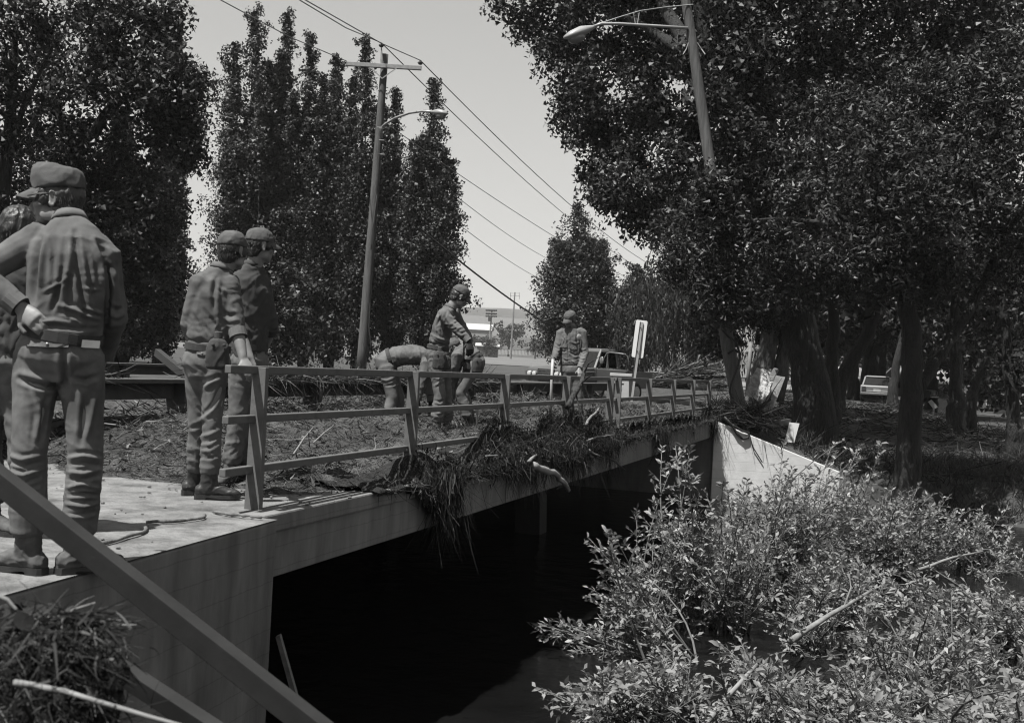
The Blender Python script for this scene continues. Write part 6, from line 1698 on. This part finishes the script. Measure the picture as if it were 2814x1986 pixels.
# ---- the three at work in the debris
def ex3(t, P, spine, S, ax, Hd, Fd, Sd, Uh, sh, tr, body):
    creases(sh, [(-.010, 3, [(1090, 962), (1096, 990), (1104, 1010)]), (.009, 3, [(1110, 958), (1118, 985), (1124, 1008)]), (-.010, 3, [(1132, 960), (1140, 985), (1142, 1008)]), (.010, 3, [(1152, 965), (1156, 990), (1150, 1015)]), (-.010, 3, [(1146, 1020), (1158, 1030), (1168, 1026)])])
    creases(tr, [(-.012, 3, [(1030, 1020), (1050, 1028), (1078, 1022)]), (.010, 3, [(1040, 1040), (1062, 1046), (1088, 1036)]), (-.012, 3, [(1060, 1060), (1080, 1056), (1098, 1046)]), (-.010, 3, [(1062, 1130), (1080, 1136), (1094, 1128)]), (.010, 3, [(1060, 1142), (1078, 1148), (1092, 1142)])])
def ex4(t, P, spine, S, ax, Hd, Fd, Sd, Uh, sh, tr, body):
    creases(sh, [(-.016, 3, [(1228, 855), (1222, 872), (1230, 895)]), (.012, 3, [(1236, 868), (1246, 874), (1256, 870)]), (-.012, 3, [(1238, 880), (1250, 888), (1262, 882)]), (.011, 3, [(1248, 896), (1258, 902), (1272, 898)]), (-.012, 3, [(1256, 910), (1268, 916), (1282, 910)]), (-.014, 3, [(1186, 930), (1204, 944), (1232, 950)]), (.012, 3, [(1184, 918), (1206, 930), (1236, 940)]), (-.010, 3, [(1212, 870), (1200, 895), (1204, 925)]), (.010, 3, [(1222, 890), (1216, 910), (1222, 936)])])
    creases(tr, [(-.012, 3, [(1190, 1030), (1206, 1036), (1222, 1030)]), (.010, 3, [(1194, 1060), (1208, 1052), (1222, 1044)]), (-.010, 3, [(1194, 1100), (1208, 1104), (1222, 1098)]), (.011, 3, [(1192, 1120), (1208, 1126), (1222, 1120)]), (-.010, 3, [(1190, 1138), (1206, 1142), (1220, 1138)])])
    canteen(t, at(1208, 985, 12.15), UP, Vector((.3, -1, 0)).normalized(), 1.2)
    canteen(t, at(1226, 992, 12.2), UP, Vector((.5, -1, 0)).normalized(), .9)
person('man bent double with a level back, digging in the debris', 12.9,
       dict(head=(1200, 1015, .25), nb=(1178, 985, .1), ch=(1128, 962, .0), pe=(1058, 990, 0), sl=(1172, 1002, -.18), sr=(1168, 985, .22), el=(1160, 1050, -.2), er=(1180, 1050, .25), wl=(1146, 1100, -.22), wr=(1185, 1105, .2),
            hl=(1062, 1012, -.1), hr=(1066, 1008, .1), kl=(1078, 1092, -.12), kr=(1096, 1092, .12), al=(1064, 1170, -.12), ar=(1092, 1168, .15)),
       (.75, .1, -.65), (.65, 0, .75), vox=.0110, w=.88, wp=.95, boot=M_mboot, zg=.14, feet={'l': (.85, -.3, 0), 'r': (.9, -.2, 0)}, hands={'l': ((.1, 0, -1), (-.4, -1, 0), 1, .5), 'r': ((.1, 0, -1), (.4, 1, 0), 1, .5)}, gloves=True, tuck=True, seed=22, foldk=.45, extra=ex3)
person('gloved man in a cap leaning forward over the top rail', 12.4,
       dict(head=(1264, 815, .0), nb=(1236, 850, 0), ch=(1215, 890, -.02), pe=(1202, 970, 0), sl=(1222, 868, -.20), sr=(1250, 864, .18), el=(1258, 905, -.26), er=(1285, 930, .15), wl=(1288, 938, -.30), wr=(1284, 992, .05),
            hl=(1196, 992, -.06), hr=(1216, 990, .10), kl=(1208, 1085, -.10), kr=(1226, 1080, .14), al=(1200, 1175, -.1), ar=(1228, 1170, .2)),
       (.80, .35, -.45), (.3, 0, 1), vox=.0100, w=.84, wp=.92, hair=M_hair2, boot=M_mboot, zg=.14, feet={'l': (-.4, -.8, 0), 'r': (.9, .1, 0)}, gloves=True, hands={'l': ((.25, -.3, -1), (.4, -1, .2), 1, .7), 'r': ((0, -.3, -1), (.2, -1, .2), 1, .6)}, tuck=True, seed=27, extra=ex4, foldk=.75)
def ex5(t, P, spine, S, ax, Hd, Fd, Sd, Uh, sh, tr, body):
    canteen(t, at(1312, 1000, 13.5), UP, Vector((.6, -1, 0)).normalized(), 1.1)
person('crouching man mostly hidden behind the gloved man', 13.7,
       dict(head=(1246, 958, .1), nb=(1262, 968, .05), ch=(1288, 962, 0), pe=(1306, 992, 0), sl=(1256, 978, -.2), sr=(1268, 966, .2), el=(1246, 1020, -.15), er=(1252, 1020, .2), wl=(1240, 1065, -.1), wr=(1246, 1065, .2),
            hl=(1304, 1006, -.1), hr=(1306, 1004, .1), kl=(1266, 1078, -.14), kr=(1272, 1070, .14), al=(1290, 1155, -.1), ar=(1296, 1150, .15)),
       (-.8, -.2, -.5), (-.4, 0, .9), vox=.0135, w=.9, zg=.15, feet={'l': (-.9, -.2, 0), 'r': (-.9, .1, 0)}, hands={'l': ((0, 0, -1), (0, -1, 0), 1, .5), 'r': ((0, 0, -1), (0, -1, 0), 1, .5)}, tuck=True, seed=32, extra=ex5, foldk=.6)
# ---- the man with the staff
def ex6(t, P, spine, S, ax, Hd, Fd, Sd, Uh, sh, tr, body):
    X = Vector((1, .1, 0)).normalized()
    creases(sh, [(-.012, 2.0, [(1558, 903), (1560, 950), (1562, 1005)]), (.008, 2.2, [(1564, 905), (1566, 950), (1568, 1005)]), (-.012, 2.4, [(1538, 962), (1550, 966), (1556, 964)]), (-.014, 2.6, [(1566, 968), (1580, 976), (1592, 972)]), (.010, 2.6, [(1570, 940), (1582, 944), (1592, 940)]),
                 (-.014, 2.6, [(1586, 912), (1585, 930), (1588, 960)]), (.010, 2.4, [(1596, 955), (1602, 962), (1610, 958)]), (-.012, 2.2, [(1594, 964), (1602, 972), (1612, 968)]), (.010, 2.2, [(1592, 980), (1600, 986), (1608, 984)]), (-.010, 2.2, [(1590, 992), (1598, 997), (1606, 994)]),
                 (-.012, 2.4, [(1528, 945), (1536, 952), (1542, 948)]), (.010, 2.2, [(1526, 958), (1534, 964), (1541, 960)]), (-.010, 2.2, [(1545, 985), (1556, 992), (1566, 990)]), (.009, 2.4, [(1570, 990), (1580, 998), (1590, 996)]), (-.010, 2.0, [(1546, 925), (1552, 935), (1548, 948)])])
    for x, y in ((1549, 945), (1576, 950)):
        flap(sh, at(x, y, 16.27), X, UP, .11, .045, M_fat, True, .3)
    for y in (938, 958, 978):
        MB().ell(at(1561, y, 16.25), (.008, .004, .008), nu=8, nv=6).build('button', M_dark_shade, sh)
    MB().ell(at(1591, 926, 16.27), (.042, .012, .045), Vector((.9, .5, 0)).normalized(), Vector((-.5, .9, 0)).normalized(), UP, 14, 8).build('shoulder_patch', mat('patch_cloth', .5, var=.5, scale=40, bump=.2, bscale=80, dist=.003), sh, smooth=True)
person('capped man looking down, leaning on a staff by the truck', 16.4,
       dict(head=(1566, 878, -.02), nb=(1570, 902, 0), ch=(1566, 945, 0), pe=(1568, 1010, 0), sl=(1541, 916, .02), sr=(1600, 914, -.02), el=(1530, 962, -.05), er=(1607, 970, -.05), wl=(1521, 988, -.2), wr=(1592, 1015, -.28),
            hl=(1558, 1022, 0), hr=(1582, 1022, 0), kl=(1562, 1090, -.03), kr=(1588, 1090, -.03), al=(1560, 1160, 0), ar=(1590, 1160, 0)),
       (-.55, -.72, -.42), (-.1, -.3, 1), vox=.0100, w=.86, wp=.92, zg=.13, boot=M_mboot, feet={'l': (-.4, -.9, 0), 'r': (.1, -1, 0)}, hands={'l': ((-.1, -.4, -.9), (-.7, -.3, .3), -1, .75), 'r': ((.1, -.5, -.6), (.3, -.6, .6), 1, .5)}, seed=41, extra=ex6, foldk=.5)
t = thing('staff', 'pale straight staff held by the man near the truck', 'staff', at(1513, 1132, 16.05))
MB().tube([at(1513, 1136, 16.05), at(1516, 1040, 16.1), at(1519, 985, 16.15)], [.021, .021, .02], 10).build('shaft', M_white, t, smooth=True)
MB().tube([at(1519, 986, 16.15), at(1519, 981, 16.15)], [.022, .018], 10).build('tip', M_stick, t)
# ------------------------------------------------------------------ the air over the valley
mh = bpy.data.materials.new('haze'); mh.use_nodes = True
th = mh.node_tree; th.nodes.clear()
vo = th.nodes.new('ShaderNodeVolumePrincipled'); ho = th.nodes.new('ShaderNodeOutputMaterial')
vo.inputs['Color'].default_value = (.95, .945, .93, 1); vo.inputs['Density'].default_value = .00016; vo.inputs['Anisotropy'].default_value = .0
th.links.new(vo.outputs[0], ho.inputs['Volume'])
o = MB().box((0, 1100, 70), (1700, 1500, 77)).build('haze', mh)
tag(o, 'thin summer haze filling the valley air', 'haze', kind='stuff')
